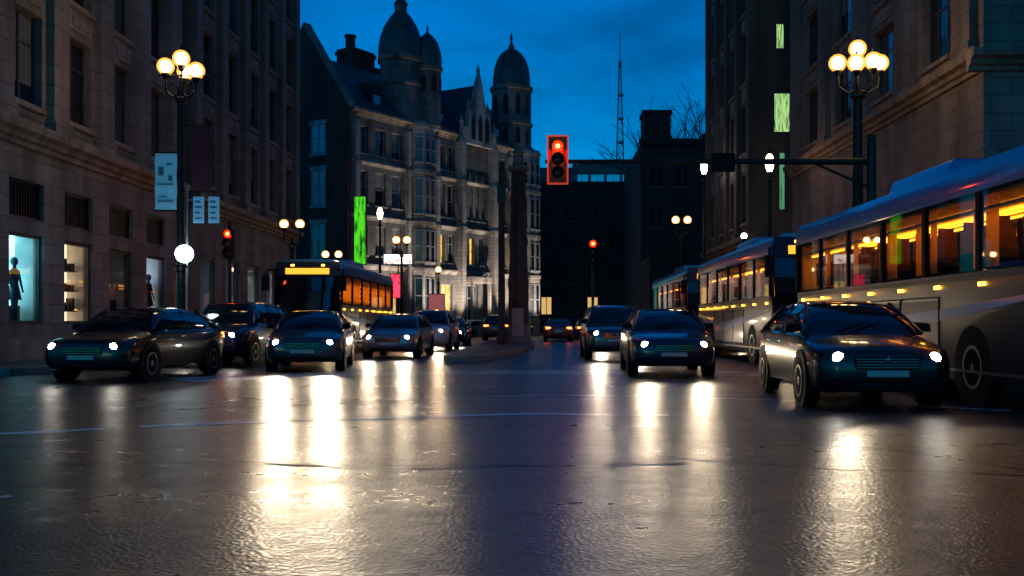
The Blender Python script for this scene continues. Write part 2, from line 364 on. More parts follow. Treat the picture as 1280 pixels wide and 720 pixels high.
def window(face, parent, a, b, c, d, style='two', dep=.22, pane=None, fm=None, sill=None):
    """window part: frame mesh with a pane and a sill as sub-parts, origin at bottom-left"""
    W, H = round(b-a, 3), round(d-c, 3); fm = fm or FRAME
    key = (W, H, style, fm.name)
    if key not in WPROTO:
        f = MB(); t_ = .07
        f.box(0, t_, 0, .08, 0, H); f.box(W-t_, W, 0, .08, 0, H); f.box(t_, W-t_, 0, .08, 0, t_); f.box(t_, W-t_, 0, .08, H-t_, H)
        nv = {'two': 1, 'one': 0, 'three': 2, 'cross': 1, 'grid': 3}[style]; nh = {'two': 1, 'one': 1, 'three': 1, 'cross': 1, 'grid': 5}[style]
        for k in range(nv): u = W*(k+1)/(nv+1); f.box(u-.035, u+.035, .005, .075, t_, H-t_)
        for k in range(nh):
            z = H*(k+1)/(nh+1) if nh > 1 else H*(.5 if style == 'one' else .68)
            f.box(t_, W-t_, .012, .068, z-.03, z+.03)
        g = MB(); g.box(t_, W-t_, .045, .06, t_, H-t_)
        sl_ = MB(); sl_.box(-.08, W+.08, -.34, .02, -.14, -.003)
        WPROTO[key] = [f, g, sl_, None, None, None]
    P = WPROTO[key]
    if P[3] is None:
        o = P[0].build('window', fm, parent); pn = P[1].build('pane', GL[0], o); P[3] = o.data; P[4] = pn.data
        sx = P[2].build('sill', TRIM, o); P[5] = sx.data
    else:
        o = bpy.data.objects.new('window', P[3]); COL.objects.link(o); o.parent = parent
        pn = bpy.data.objects.new('pane', P[4]); COL.objects.link(pn); pn.parent = o
        sx = bpy.data.objects.new('sill', P[5]); COL.objects.link(sx); sx.parent = o
    o.location = face.p(a, dep, c); o.rotation_euler = (0, 0, face.rz())
    pn.material_slots[0].link = 'OBJECT'; pn.material_slots[0].material = pane or random.choice(GL)
    sx.material_slots[0].link = 'OBJECT'; sx.material_slots[0].material = sill or TRIM
    return o
def cornice(name, fc, parent, U, z, prof, m):
    """prof: list of (out, up) swept along u"""
    b = MB(); b.loft([[fc.p(u, -o_, z+h) for o_, h in prof]+[fc.p(u, .05, z+prof[-1][1]), fc.p(u, .05, z+prof[0][1])] for u in U])
    return b.build(name, m, parent)
CP = [(0, 0), (.10, .02), (.12, .14), (.22, .18), (.26, .30), (.42, .36), (.46, .50), (.46, .58), (.30, .62)]

def street_block(nm, loc, rz, L, H, wallm, trimm, bays, bw, rows, cz, shops, label, cat, depth=14, pil=True, style='two', extra_face=None, fm=None, pw=.9, lit=()):
    """bays: centre u list, rows: (z0,z1) list, cz: cornice height, shops: (u0,u1,z0,z1,kind)"""
    B = empty(nm, loc, rz, label, cat); F = Face((0, 0), 1, 0)
    ops = [(c-bw/2, c+bw/2, z0, z1) for c in bays for z0, z1 in rows]+[s_[:4] for s_ in shops]
    b = MB(); F.wall(b, (0, L), (.15, H), ops)
    b.face([(0, 0, .15), (0, 0, H), (0, depth, H), (0, depth, .15)]) if extra_face is None else None
    b.face([(L, 0, .15), (L, 0, H), (L, depth, H), (L, depth, .15)])
    b.face([(0, depth, .15), (L, depth, .15), (L, depth, H), (0, depth, H)])
    W_ = b.build('wall', wallm, B)
    b = MB(); b.box(.3, L-.1, .06, depth-.1, H-.25, H-.02); b.build('roof', LEAD, B)
    b = MB(); b.box(.45, L-.35, 1.75, depth-.3, .2, H-.4); b.box(.45, L-.35, .34, 1.74, cz+.1, H-.4); b.build('interior', DARKINT, B)
    cornice('cornice', F, B, (-.0, L), cz-.35, CP, trimm)
    cornice('cornice', F, B, (-.0, L), H-.5, [(x*1.5, y*1.3) for x, y in CP], trimm)
    b = MB(); 
    zs = [.15, *[z for z in ()]]
    us = sorted([0]+[s_[0] for s_ in shops]+[s_[1] for s_ in shops]+[L])
    for a, c in zip(us[::2], us[1::2]):
        if c-a > .06: F.box(b, a, c, -.09, .02, .15, .75)
    b.build('plinth', trimm, B)
    if pil:
        edges = sorted(bays); mids = [(p+q)/2 for p, q in zip(edges, edges[1:])]
        step = edges[1]-edges[0]
        for c in [edges[0]-step/2]+mids+[edges[-1]+step/2]:
            if c-pw/2 < 0: c = pw/2
            if c+pw/2 > L: c = L-pw/2
            b = MB(); F.box(b, c-pw/2, c+pw/2, -.22, .02, cz+.28, H-.52); F.box(b, c-pw/2-.07, c+pw/2+.07, -.29, .02, cz+.275, cz+.62)
            F.box(b, c-pw/2-.06, c+pw/2+.06, -.28, .02, H-1.0, H-.7); b.build('pilaster', wallm, B)
    # spandrel panels
    for c in bays:
        for (p0, p1), (q0, q1) in zip(rows, rows[1:]):
            if q0-p1 > .6:
                b = MB(); F.box(b, c-bw/2+.1, c+bw/2-.1, -.05, .02, p1+.22, q0-.26); F.box(b, c-bw/2+.28, c+bw/2-.28, -.075, .02, p1+.36, q0-.40); b.build('spandrel', trimm, B)
    k = 0
    for c in bays:
        for z0, z1 in rows:
            window(F, B, c-bw/2, c+bw/2, z0, z1, style, pane=lit[k] if k in lit else None, fm=fm, sill=trimm); k += 1
    return B, F

def shopfront(B, F, s, back=None, m_frame=None, grille=True):
    """deep display window: frame, clear pane, back panel, floor"""
    a, c, z0, z1 = s[:4]; m_frame = m_frame or FRAME
    b = MB(); t_ = .09
    for q in ((a, a+t_, z0, z1), (c-t_, c, z0, z1), (a+t_, c-t_, z0, z0+t_), (a+t_, c-t_, z1-t_, z1)): F.box(b, q[0], q[1], .10, .2, q[2], q[3])
    o = b.build('shop_window', m_frame, B)
    b = MB(); F.box(b, a+t_, c-t_, .14, .155, z0+t_, z1-t_); b.build('pane', CLEAR, o)
    b = MB(); F.box(b, a, c, .8, .84, z0-.02, z1+.02); b.build('display_back', back or DARKINT, o)
    b = MB(); F.box(b, a, c, .22, .8, z0-.06, z0+.02); F.box(b, a-.05, a, .3, .8, z0-.02, z1+.02); F.box(b, c, c+.05, .3, .8, z0-.02, z1+.02); F.box(b, a, c, .3, .8, z1+.02, z1+.07)
    b.build('display_box', mat('display_white_%d' % len(MATS), (.5, .5, .48), .7), o)
    return o
def transom(B, F, a, c, z0, z1):
    b = MB(); F.box(b, a, c, .26, .3, z0, z1)
    nb = int((c-a)/.13)
    for k in range(nb+1): u = a+(c-a)*k/nb; F.box(b, u-.018, u+.018, .12, .2, z0, z1)
    F.box(b, a, c, .1, .22, z0-.0, z0+.06); F.box(b, a, c, .1, .22, z1-.06, z1)
    return b.build('transom_grille', IRON, B)
def mannequin(B, F, u, d, z, m, pose=1):
    b = MB(); T = Vector(F.p(u, d, z)); b.T = Matrix.Translation(T) @ Matrix.Rotation(F.rz(), 4, 'Z')
    b.lathe([(.16, 0), (.16, .02), (.02, .03), (.02, .1)], n=14)
    for s_ in (-1, 1):
        b.loft([[(s_*x0+r*math.cos(k*math.pi/5), r*math.sin(k*math.pi/5), h) for k in range(10)] for x0, r, h in ((.07, .035, .05), (.08, .055, .35), (.085, .05, .5), (.09, .085, .85), (.08, .09, .95))])
        b.loft([[(s_*x0+r*math.cos(k*math.pi/5), y0+r*math.sin(k*math.pi/5), h) for k in range(10)] for x0, y0, r, h in ((.28*(1 if pose == 1 else .8), -.12, .025, .82), (.26, -.04, .035, 1.08), (.2, 0, .05, 1.36), (.15, 0, .045, 1.42))])
    b.loft([[(rx*math.cos(k*math.pi/7), ry*math.sin(k*math.pi/7), h) for k in range(14)] for rx, ry, h in ((.24, .17, .62), (.19, .13, .85), (.165, .11, .95), (.125, .09, 1.1), (.17, .11, 1.28), (.19, .1, 1.4), (.06, .05, 1.47), (.05, .05, 1.54))])
    b.ball((0, 0, 1.65), .1, 12, 8, 1.25)
    return b.build('mannequin', m, B, 50)

# ---- left near block: local u = world Y - 18
RW = [(6.95, 9.45), (10.45, 12.95), (13.95, 16.45), (17.45, 19.95)]
lb = [k-18 for k in (20.4, 23.4, 26.4, 29.4, 32.4, 35.4)]
shops = []
for c in lb:
    shops += [(c-.9, c+.9, 1.1, 3.5, 's'), (c-.9, c+.9, 3.9, 4.9, 't')]
B, F = street_block('office_building', (-13.5, 18, 0), R(90), 19.6, 22, LIME, TRIM, lb, 1.6, RW, 6.1, shops,
    'brown limestone block on the left with lit shop windows and carved cornice', 'building')
SHOPL = emit('shop_light_cyan', (.35, .95, 1.), 6, .32, 2.2, (.04, .28, .34), (1, 1, .6))
SHOPW = emit('shop_light_warm', (1., .66, .36), 4, .5, 1.3, (.75, .42, .18), (1, 1, .6))
SHOPD = emit('shop_light_pattern', (.75, .9, 1.), 4, .08, 9, (.02, .03, .05))
for i, c in enumerate(lb):
    so_ = (c-.9, c+.9, 1.1, 3.5)
    back = {2: SHOPL, 3: SHOPW, 5: SHOPD}.get(i)
    o = shopfront(B, F, so_, back)
    transom(B, F, c-.9, c+.9, 3.9, 4.9)
    if i == 2:
        mannequin(o, F, c-.35, .45, 1.13, mat('mannequin_teal', (.03, .16, .2), .6)); mannequin(o, F, c+.3, .5, 1.13, mat('mannequin_dark', (.02, .03, .05), .6), 2)
        b = MB(); F.box(b, c-.8, c+.8, .6, .78, 1.12, 1.6); b.build('display_plinth', mat('shop_ochre', (.3, .16, .04), .6), o)
    if i == 3:
        q = MB(); rr = random.Random(4)
        for zz in (1.5, 2.1, 2.7):
            F.box(q, c-.85, c+.85, .45, .78, zz-.03, zz)
            for uu in range(7):
                hh = rr.uniform(.15, .4); u_ = c-.8+uu*.24; F.box(q, u_, u_+.15, .5, .7, zz, zz+hh)
        q.build('display_shelf', WOODP, o)
    if i in (0, 1, 4):
        q = MB(); F.box(q, c-.8, c+.8, .5, .6, 1.12, 1.9); q.build('display_counter', WOODP, o)
        q = MB(); F.box(q, c-.6, c-.1, .55, .62, 2.6, 2.9); q.build('added_shop_glow', SHOPW, o)  # warm glowing panel added to brighten the unlit shops
    if i == 5:
        for k in range(3):
            mannequin(o, F, c-.55+k*.55, .5, 1.13, DARKINT, 1+k % 2)

# ---- left far block: world Y 39.2 .. 56
fb = [k-38.8 for k in (41, 44.3, 47.6, 50.9, 54.2)]
shops = [(c-1, c+1, 1.0, 3.9, 's') for c in fb]
B, F = street_block('office_building', (-13.5, 38.8, 0), R(90), 17.2, 24, LIME2, TRIM2, fb, 1.5, [(z, z+2.7) for z in (6.8, 10.4, 14.0, 17.6)], 6.0, shops,
    'tall brown stone block with narrow window columns beside the brick gable', 'building', pw=.8)
SLIT = emit('shop_strip_white', (.8, .92, 1.), 3.0, .2, 6, (.05, .08, .1), (5, 1, .3))
for i, c in enumerate(fb):
    o = shopfront(B, F, (c-1, c+1, 1.0, 3.9), None)
    b = MB(); F.box(b, c-.75+.2*(i % 3), c-.45+.25*(i % 3), .6, .7, 1.3, 3.5); b.build('light_panel', SLIT if i < 4 else SHOPW, o)
# recess between the two blocks
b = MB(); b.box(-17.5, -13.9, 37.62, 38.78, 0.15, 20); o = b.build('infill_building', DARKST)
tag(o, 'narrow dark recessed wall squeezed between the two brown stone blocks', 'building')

# ---- right near block. Local origin at far end (12.5, 48.6), u -> -Y
rb = [48.6-k for k in (45.2, 40.5, 35.8, 31.1)]
shops = [(c-1.5, c+1.5, 1.0, 4.4, 's') for c in rb]
RR = [(9.25, 11.75), (12.7, 15.2), (16.15, 18.65)]
B, F = street_block('bank_building', (12.5, 48.6, 0), R(-90), 20.8, 22, LIME2, TRIM2, rb, 2.1, RR, 8.5, shops,
    'brown stone corner block on the right with heavy cornice and triple windows', 'building', depth=16, style='three', extra_face=1, pw=1.1)
for i, c in enumerate(rb):
    shopfront(B, F, (c-1.5, c+1.5, 1.0, 4.4), None)
# its front on the cross street: local plane u = 20.8 -> world Y = 27.8, running in local +y. add piers and windows
b = MB(); b.box(20.8, 20.9, .3, 15.8, .15, 1.0); b.build('plinth', TRIM2, B)
F2 = Face((20.804, 0), 0, 1)
for v in (2.6, 6.6, 10.6):
    for z0, z1 in RR+[(1.2, 6.4)]:
        b = MB(); b.box(20.78, 20.83, v-.9, v+.9, z0, z1); f = b.build('window', GL[0], B)
        b = MB()
        for y_ in (v-.95, v-.3, v+.3, v+.88): b.box(20.77, 20.87, y_, y_+.07, z0, z1)
        b.box(20.77, 20.88, v-.95, v+.95, z0-.12, z0); b.build('window_frame', FRAME, f)
b = MB(); b.loft([[(20.8+o_, y, 8.15+h) for o_, h in CP]+[(20.75, y, 8.15+CP[-1][1]), (20.75, y, 8.15)] for y in (-.46, 16)]); b.build('cornice', TRIM2, B)

# ---- right second block, sticks out further towards the street. world Y 49.5..62.5, X=10.8
sb = [62.5-k for k in (60.4, 57.4, 54.4, 51.4)]
shops = [(c-1.1, c+1.1, .9, 4.0, 's') for c in sb]
B, F = street_block('apartment_building', (10.8, 62.5, 0), R(-90), 13., 26, BROWN, TRIM2, sb, 1.5, [(z, z+2.5) for z in (6.3, 9.9, 13.5, 17.1, 20.7)], 5.3, shops,
    'tall dark brick block with green lit windows on its side wall', 'building', depth=14, pw=.7)
for i, c in enumerate(sb):
    o = shopfront(B, F, (c-1.1, c+1.1, .9, 4.0), SHOPW if i == 1 else None)
for (x0, x1, z0, z1, mt) in ((1.05, 1.8, 10.65, 12.55, GLITG), (1.15, 1.5, 14.8, 16.0, GLITG), (1.3, 1.55, 6.8, 9.6, emit('lit_green_strip', (.2, .7, .35), .5, .15, 6, (.01, .03, .02), (1, 9, .1)))):
    b = MB(); b.box(12.995, 13.02, x0, x1, z0, z1); f = b.build('window', mt, B)
    b = MB(); b.box(12.995, 13.06, x0-.07, x0, z0, z1); b.box(12.995, 13.06, x1, x1+.07, z0, z1); b.box(12.995, 13.08, x0-.07, x1+.07, z0-.1, z0); b.box(12.995, 13.06, x0-.07, x1+.07, z1, z1+.07)
    b.build('window_frame', FRAME, f)

# ---- gothic stone building, angled
TH = math.atan2(21.5, 14)
G = empty('civic_building', (-14, 75, 0), TH, 'gothic stone hall with domed turrets and pointed gable', 'building')
GF = Face((0, 0), 1, 0); GL_ = 25.7
gops = []; GW = []
def gw(c, wd, z0, z1, **k): gops.append((c-wd/2, c+wd/2, z0, z1)); GW.append((c-wd/2, c+wd/2, z0, z1, k))
for c in (1.3, 3.4, 5.3): 
    gw(c, 1.25, 14.2, 16.3, fm=FRAMEL); gw(c, 1.25, 10.3, 12.9, fm=FRAMEL, style='one'); gw(c, 1.2, 6.4, 8.7, fm=FRAMEL)
for c in (11., 12.3):
    gw(c, .95, 14.2, 16.3, fm=FRAMEL); gw(c, .95, 10.2, 13., fm=FRAMEL, style='one')
for c, l in ((11.0, 1), (12.3, 0), (18.9, 1), (20.1, 1)):
    gw(c, .95, 6.3, 8.7, fm=FRAMEL, pane=GLITW if l else None)
for c in (18.9, 20.1): gw(c, .95, 14.2, 16.3, fm=FRAMEL); gw(c, .95, 10.2, 13., fm=FRAMEL, style='one')
for c in (14.3, 15.2, 16.1, 17.): gw(c, .55, 10.2, 14.6, fm=FRAMEL, style='one')
for c, l in ((14.3, 1), (15.3, 1), (16.7, 0)): gw(c, .7, 6.3, 8.7, fm=FRAMEL, style='one', pane=GLITW if l else None)
for c, l in ((1.5, 0), (4.6, 1), (11.6, 1), (15.3, 0), (19.5, 1)): gw(c, 1.9, 1.0, 4.5, fm=FRAMEL, style='three', pane=GLITA if l else None)
b = MB(); GF.wall(b, (0, GL_), (.15, 17.3), gops, .35)
b.face([(0, 0, .15), (0, 0, 17.3), (0, 9, 17.3), (0, 9, .15)]); b.face([(GL_, 0, .15), (GL_, 0, 17.3), (GL_, 9, 17.3), (GL_, 9, .15)]); b.face([(0, 9, .15), (GL_, 9, .15), (GL_, 9, 17.3), (0, 9, 17.3)])
b.build('wall', GREY, G)
b = MB(); b.box(.2, GL_-.2, .4, 8.8, .2, 17.1); b.build('interior', DARKINT, G)
for a, c, d, e, k in GW: window(GF, G, a, c, d, e, k.get('style', 'two'), .25, k.get('pane'), k['fm'], PALE)
for z, s_ in ((5.3, .7), (9.1, .6), (13.3, .5), (16.95, 1.)):
    cornice('string_course', GF, G, (0, GL_), z, [(x*s_, y*s_) for x, y in CP], PALE if z < 16 else TRIM)
# roof with gable end parapet on the street side
b = MB(); b.loft([[(u, -.5, 17.4), (u, 4.5, 22.2), (u, 9.3, 17.4)] for u in (.35, GL_-.2)]); b.build('roof', SLATE, G)
b = MB(); b.loft([[(u, -.05, .15), (u, -.05, 17.6), (u, 4.5, 24.2), (u, 9.05, 17.6), (u, 9.05, .15)] for u in (-.35, -.004)]); e_ = b.build('gable_wall', BRICK, G)
b = MB()
for (p, q) in (((-.2, 17.5), (4.5, 24.2)), ((9.2, 17.5), (4.5, 24.2))):
    b.loft([[(u, p[0], p[1]), (u, q[0], q[1]), (u, q[0], q[1]+.3), (u, p[0], p[1]+.3)] for u in (-.45, .3)])
b.build('coping', TRIM2, G)
F3 = Face((-.352, 9), 0, -1)
for z0, z1 in ((14.2, 16.4), (10.2, 12.9), (6.2, 8.8)):
    for u in (5.3, 1.8):
        b = MB(); F3.box(b, u, u+1.5, -.02, .02, z0, z1); o = b.build('window', GL[1], G)
        b = MB()
        for q in (u, u+.72, u+1.43): F3.box(b, q, q+.07, -.06, .0, z0, z1)
        for q in (z0, (z0+z1)/2, z1-.07): F3.box(b, u+.07, u+1.43, -.055, .0, q, q+.07)
        F3.box(b, u-.15, u+1.65, -.12, .0, z0-.22, z0-.01); F3.box(b, u-.15, u+1.65, -.10, .0, z1+.01, z1+.3); b.build('window_frame', FRAMEL, o)
# chimney
b = MB(); b.box(5.3, 8.0, 4.8, 6.6, 19, 24.0); b.box(5.2, 8.1, 4.7, 6.7, 23.5, 23.8); 
b.build('chimney', BRICK, G); b = MB(); b.lathe([(.42, 0), (.42, 1.0), (.5, 1.05), (.5, 1.2)], (6.0, 5.7, 24.0), 12); b.build('chimney_pot', BRICK, G)
b = MB(); b.box(8.7, 10.0, 6, 7.2, 19, 23.3); b.build('chimney', BRICK, G)

def bay(u0, u1, z1, rows, nm='stone_bay', out=.9):
    b = MB(); w_ = (u1-u0)
    pr = [(u0, .05), (u0, -.25), (u0+w_*.25, -out), (u1-w_*.25, -out), (u1, -.25), (u1, .05)]
    b.loft([[(x, y, z) for x, y in pr] for z in (.15, z1)])
    for z in (1.2, 5.4, 9.2, 13.4, z1-.5):
        pr2 = [(u0-.08, .05), (u0-.08, -.32), (u0+w_*.25-.06, -out-.1), (u1-w_*.25+.06, -out-.1), (u1+.08, -.32), (u1+.08, .05)]
        b.loft([[(x, y, q) for x, y in pr2] for q in (z, z+.28)])
    o = b.build(nm, PALE, G)
    for z0, z1_ in rows:
        for k in range(3):
            if k == 1: a = Vector((u0+w_*.25, -out)); c = Vector((u1-w_*.25, -out))
            elif k == 0: a = Vector((u0, -.25)); c = Vector((u0+w_*.25, -out))
            else: a = Vector((u1-w_*.25, -out)); c = Vector((u1, -.25))
            d = (c-a); Lq = d.length; fc = Face(a, d.x, d.y)
            n_ = 2 if k == 1 else 1
            for q in range(n_):
                s0 = Lq*(q+.2)/n_; s1 = Lq*(q+.8)/n_
                b = MB(); fc.box(b, s0, s1, -.012, .02, z0, z1_); w_o = b.build('window', GL[random.choice((0, 0, 2))], G)
                b = MB(); fc.box(b, s0-.05, s0, -.06, .02, z0, z1_+.05); fc.box(b, s1, s1+.05, -.06, .02, z0, z1_+.05); fc.box(b, s0-.12, s1+.12, -.12, .02, z0-.12, z0); fc.box(b, s0, s1, -.06, .02, z1_, z1_+.06)
                zz = (z0+z1_)/2; fc.box(b, s0, s1, -.035, .02, zz-.04, zz+.04); b.build('window_frame', FRAMEL, w_o)
    return o
bay(7.0, 9.7, 17.6, [(2, 4.8), (6.2, 8.7), (10.1, 12.9), (14.3, 16.3)])
bay(22., 25.5, 17.6, [(2, 4.8), (6.2, 8.7), (10.1, 12.9), (14.3, 16.3)], out=1.1)
def lucarnes(cx, cy, r, n, z0, h, o):
    for k in range(n):
        a = 2*math.pi*(k+.5)/n; c = Vector((cx+math.cos(a)*r, cy+math.sin(a)*r, 0))
        b = MB(); b.T = Matrix.Translation((c.x, c.y, z0)) @ Matrix.Rotation(a-math.pi/2, 4, 'Z')
        b.box(-.22, .22, -.06, .03, 0, h); b.loft([[(-.22, y, h), (.22, y, h), (0, y, h+.35)] for y in (-.06, .03)]); b.build('louvre', DARKINT, o)
# turret 1 (double)
b = MB(); P8 = math.pi/8
b.lathe([(1.85, 0), (1.85, 3.3), (2.0, 3.35), (2.0, 3.6), (1.80, 3.65), (1.80, 5.3), (2.0, 5.4), (2.0, 5.75)], (7.4, 1.4, 17.2), 8, ph=P8); T1 = b.build('turret', GREY, G)
lucarnes(7.4, 1.4, 1.66, 8, 20.9, 1.2, T1); lucarnes(7.4, 1.4, 1.71, 8, 18.2, 1.4, T1)
b = MB(); b.lathe([(1.85, 0), (1.86, .7), (1.72, 1.6), (1.42, 2.5), (1.0, 3.2), (.62, 3.7), (.5, 3.8), (.52, 4.4), (.6, 4.45), (.3, 4.9), (.1, 5.3), (.03, 6.0)], (7.4, 1.4, 22.96), 16); b.build('dome', LEAD, T1, 40)
b = MB(); b.lathe([(1.15, 0), (1.15, 4.5), (1.3, 4.6), (1.3, 4.9), (1.15, 4.95)], (9.0, -.1, 17.4), 12); T1b = b.build('turret', GREY, G, 30)
lucarnes(9.0, -.1, 1.13, 8, 20.2, 1.1, T1b)
b = MB(); b.lathe([(1.2, 0), (1.22, .6), (1.14, 1.3), (.92, 2.0), (.56, 2.55), (.2, 2.85), (.08, 3.0), (.1, 3.2), (.02, 3.6)], (9.0, -.1, 22.3), 16); b.build('dome', LEAD, T1b, 40)
# turret 2
b = MB(); c2 = (22.9, 1.0, 17.2)
b.lathe([(1.9, 0), (1.9, 2.6), (2.05, 2.65), (2.05, 2.9), (1.88, 2.95), (1.88, 5.9), (2.05, 6.), (2.05, 6.35)], c2, 12); T2 = b.build('turret', GREY, G, 25)
lucarnes(22.9, 1.0, 1.86, 10, 18.0, 1.3, T2); lucarnes(22.9, 1.0, 1.84, 10, 20.7, 1.7, T2)
b = MB(); b.lathe([(1.75, 0), (1.76, .8), (1.64, 1.7), (1.36, 2.55), (.92, 3.2), (.42, 3.6), (.28, 3.75), (.3, 4.0), (.16, 4.1), (.1, 4.5), (.16, 4.7), (.02, 5.3)], (22.9, 1.0, 23.56), 20); b.build('dome', LEAD, T2, 40)
b = MB()
for k in range(10):
    a = 2*math.pi*k/10; b.path([(22.9+math.cos(a)*r, 1+math.sin(a)*r, 23.56+z) for r, z in ((1.78, 0), (1.79, .8), (1.67, 1.7), (1.39, 2.55), (.95, 3.2), (.45, 3.6))], .05, 6)
b.build('dome_rib', LEAD, T2)
# central gable
b = MB(); b.loft([[(13.1, y, 16.8), (18.1, y, 16.8), (18.0, y, 18.1), (17.3, y, 18.3), (17.2, y, 19.6), (16.6, y, 19.8), (15.9, y, 22.2), (15.6, y, 23), (15.3, y, 22.2), (14.6, y, 19.8), (14., y, 19.6), (13.9, y, 18.3), (13.2, y, 18.1)] for y in (-.7, -.2)]); g_ = b.build('gable', PALE, G)
b = MB(); b.loft([[(u*1., y, z) for u, z in ((13.4, 17.5), (15.6, 22.2), (17.8, 17.5))] for y in (-.19, 4.4)]); b.build('gable_roof', SLATE, g_)
for u, z in ((13.2, 18.1), (18., 18.1), (14.2, 19.7), (17., 19.7), (15.6, 22.9)):
    b = MB(); b.lathe([(.16, 0), (.16, .5), (.22, .55), (.05, 1.1), (.02, 1.3)], (u, -.45, z-.1), 8); b.build('pinnacle', PALE, g_)
b = MB()
for u in (14.6, 15.6, 16.6): b.box(u-.28, u+.28, -.74, -.7, 17.2, 18.9); b.loft([[(u-.28, y, 18.9), (u+.28, y, 18.9), (u, y, 19.45)] for y in (-.74, -.7)])
b.lathe([(.5, 0), (.5, .05)], (0, 0, 0), 20) if False else None
b.build('gable_window', DARKINT, g_)
for u in (13.2, 18.0): 
    b = MB(); b.box(u-.3, u+.3, -.75, .03, .15, 16.8); b.box(u-.38, u+.38, -.83, .03, .15, 1.4); b.box(u-.36, u+.36, -.81, .03, 9.1, 9.5); b.box(u-.36, u+.36, -.81, .03, 13.1, 13.5); b.build('buttress', PALE, G)
for u in (10.2, 20.9, 6.5, .5):
    b = MB(); b.box(u-.22, u+.22, -.35, .03, .15, 16.6); b.box(u-.3, u+.3, -.43, .03, 13.1, 13.45); b.box(u-.3, u+.3, -.43, .03, 9.05, 9.4); b.build('buttress', PALE, G)
# dormers
for u in (3.6, 11.6, 19.9):
    b = MB(); b.box(u-.6, u+.6, .6, 3, 17.8, 19.2); b.loft([[(u-.75, y, 19.2), (u+.75, y, 19.2), (u, y, 20.3)] for y in (.5, 3.6)]); o = b.build('dormer', DARKST, G)
    b = MB(); b.box(u-.4, u+.4, .58, .62, 18.1, 19.1); b.build('dormer_window', GL[1], o)
for u, out in ((8.35, 3.2), (15.6, 2.8), (23.7, 3.4), (3.5, 2.6), (12., 2.4), (19.6, 2.6)):
    o = MB(); o.box(u-.2, u+.2, -out-.12, -out+.12, .15, .25); o.loft([[(u-.16, -out-.1, .25), (u+.16, -out-.1, .25), (u+.16, -out+.1, .25), (u-.16, -out+.1, .25)], [(u-.18, -out-.16, .5), (u+.18, -out-.16, .5), (u+.18, -out+.02, .55), (u-.18, -out+.02, .55)]]); fo = o.build('floodlight', IRON, G)
    ld = bpy.data.lights.new('floodlight_beam', 'SPOT'); ld.energy = 3300; ld.spot_size = R(66); ld.spot_blend = 1; ld.shadow_soft_size = .12; ld.color = (1, .86, .74)
    lo = bpy.data.objects.new('floodlight_beam', ld); COL.objects.link(lo); lo.parent = fo; lo.location = (u, -out, .6); lo.rotation_euler = (R(152), 0, 0)
# entrance canopy and portal
b = MB(); b.box(13.9, 16.9, -1.1, .02, 4.7, 5.2); b.box(14, 14.25, -1.05, -.8, .15, 4.7); b.box(16.55, 16.8, -1.05, -.8, .15, 4.7); b.build('portal', PALE, G)

# ---- far buildings
FARGL = mat('far_dark_glass', (.006, .009, .012), .5, spec=.15)
def far_block(nm, x0, x1, y0, y1, H, m, label, wins, extra=None):
    B = empty(nm, (x0, y0, 0), 0, label, 'building'); F = Face((0, 0), 1, 0); W_ = x1-x0
    b = MB(); b.box(0, W_, 0, y1-y0, 0, H); b.build('wall', m, B)
    b = MB(); b.box(-.15, W_+.15, -.15, .3, H, H+.45); b.build('parapet', m, B)
    for u, z, ww, hh, gm in wins:
        b = MB(); b.box(u, u+ww, -.03, .05, z, z+hh); o = b.build('window', gm, B)
        b = MB(); b.box(u-.08, u+ww+.08, -.1, .02, z-.15, z); b.box(u+ww/2-.04, u+ww/2+.04, -.06, .0, z, z+hh); b.build('window_frame', FRAME, o)
    if extra: extra(B)
    return B
def wins(W_, H, du, dz, ww, hh, z0=2, lit=()):
    out = []; k = 0; z = z0
    while z+hh < H-.5:
        u = .8
        while u+ww < W_-.4:
            out.append((u, z, ww, hh, lit[k] if k in lit else FARGL)); u += du; k += 1
        z += dz
    return out
WARMF = emit('lit_far_window', (1., .6, .2), .7)
def ex1(B):
    b = MB(); b.box(.3, 2.6, .4, 3, 16.1, 19.2); b.box(.2, 2.7, .3, 3.1, 18.9, 19.25); b.build('chimney', DARKST, B)
    b = MB(); b.box(5.6, 9, 2, 8, 16.1, 17.6); b.build('roof_house', DARKST, B)
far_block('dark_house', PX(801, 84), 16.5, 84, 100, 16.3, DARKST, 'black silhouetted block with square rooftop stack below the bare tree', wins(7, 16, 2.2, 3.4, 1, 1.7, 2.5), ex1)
BLUEP = glass_window('blue_curtain_glass', (.25, .55, .7), .2); BLUEP.node_tree.nodes['Principled BSDF'].inputs['Metallic'].default_value = .8
far_block('office_tower', PX(716, 170), PX(796, 170), 170, 185, PZ(203, 170), CONC, 'far pale blue glass block behind the signal arm', [(q*2.7+.4, z, 2.2, 2.6, BLUEP) for q in range(4) for z in (3, 6.5, 10, 13.5, 17, 20.5, 24)])
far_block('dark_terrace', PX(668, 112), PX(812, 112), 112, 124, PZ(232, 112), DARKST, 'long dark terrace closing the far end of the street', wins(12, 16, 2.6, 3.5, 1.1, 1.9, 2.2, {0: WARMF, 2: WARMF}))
far_block('corner_house', PX(660, 128), PX(722, 128), 128, 138, PZ(214, 128), mat('blue_render', (.06, .10, .14), .8), 'blue grey rendered block rising beside the domed turret', wins(6, 19, 2.2, 3.5, 1.2, 1.9, 2.2))
far_block('low_shop', PX(812, 76), 9.6, 76, 82, 6.2, DARKST, 'low dark shop at the far right end of the street', [(.6, 1, 1.5, 2, WARMF)])
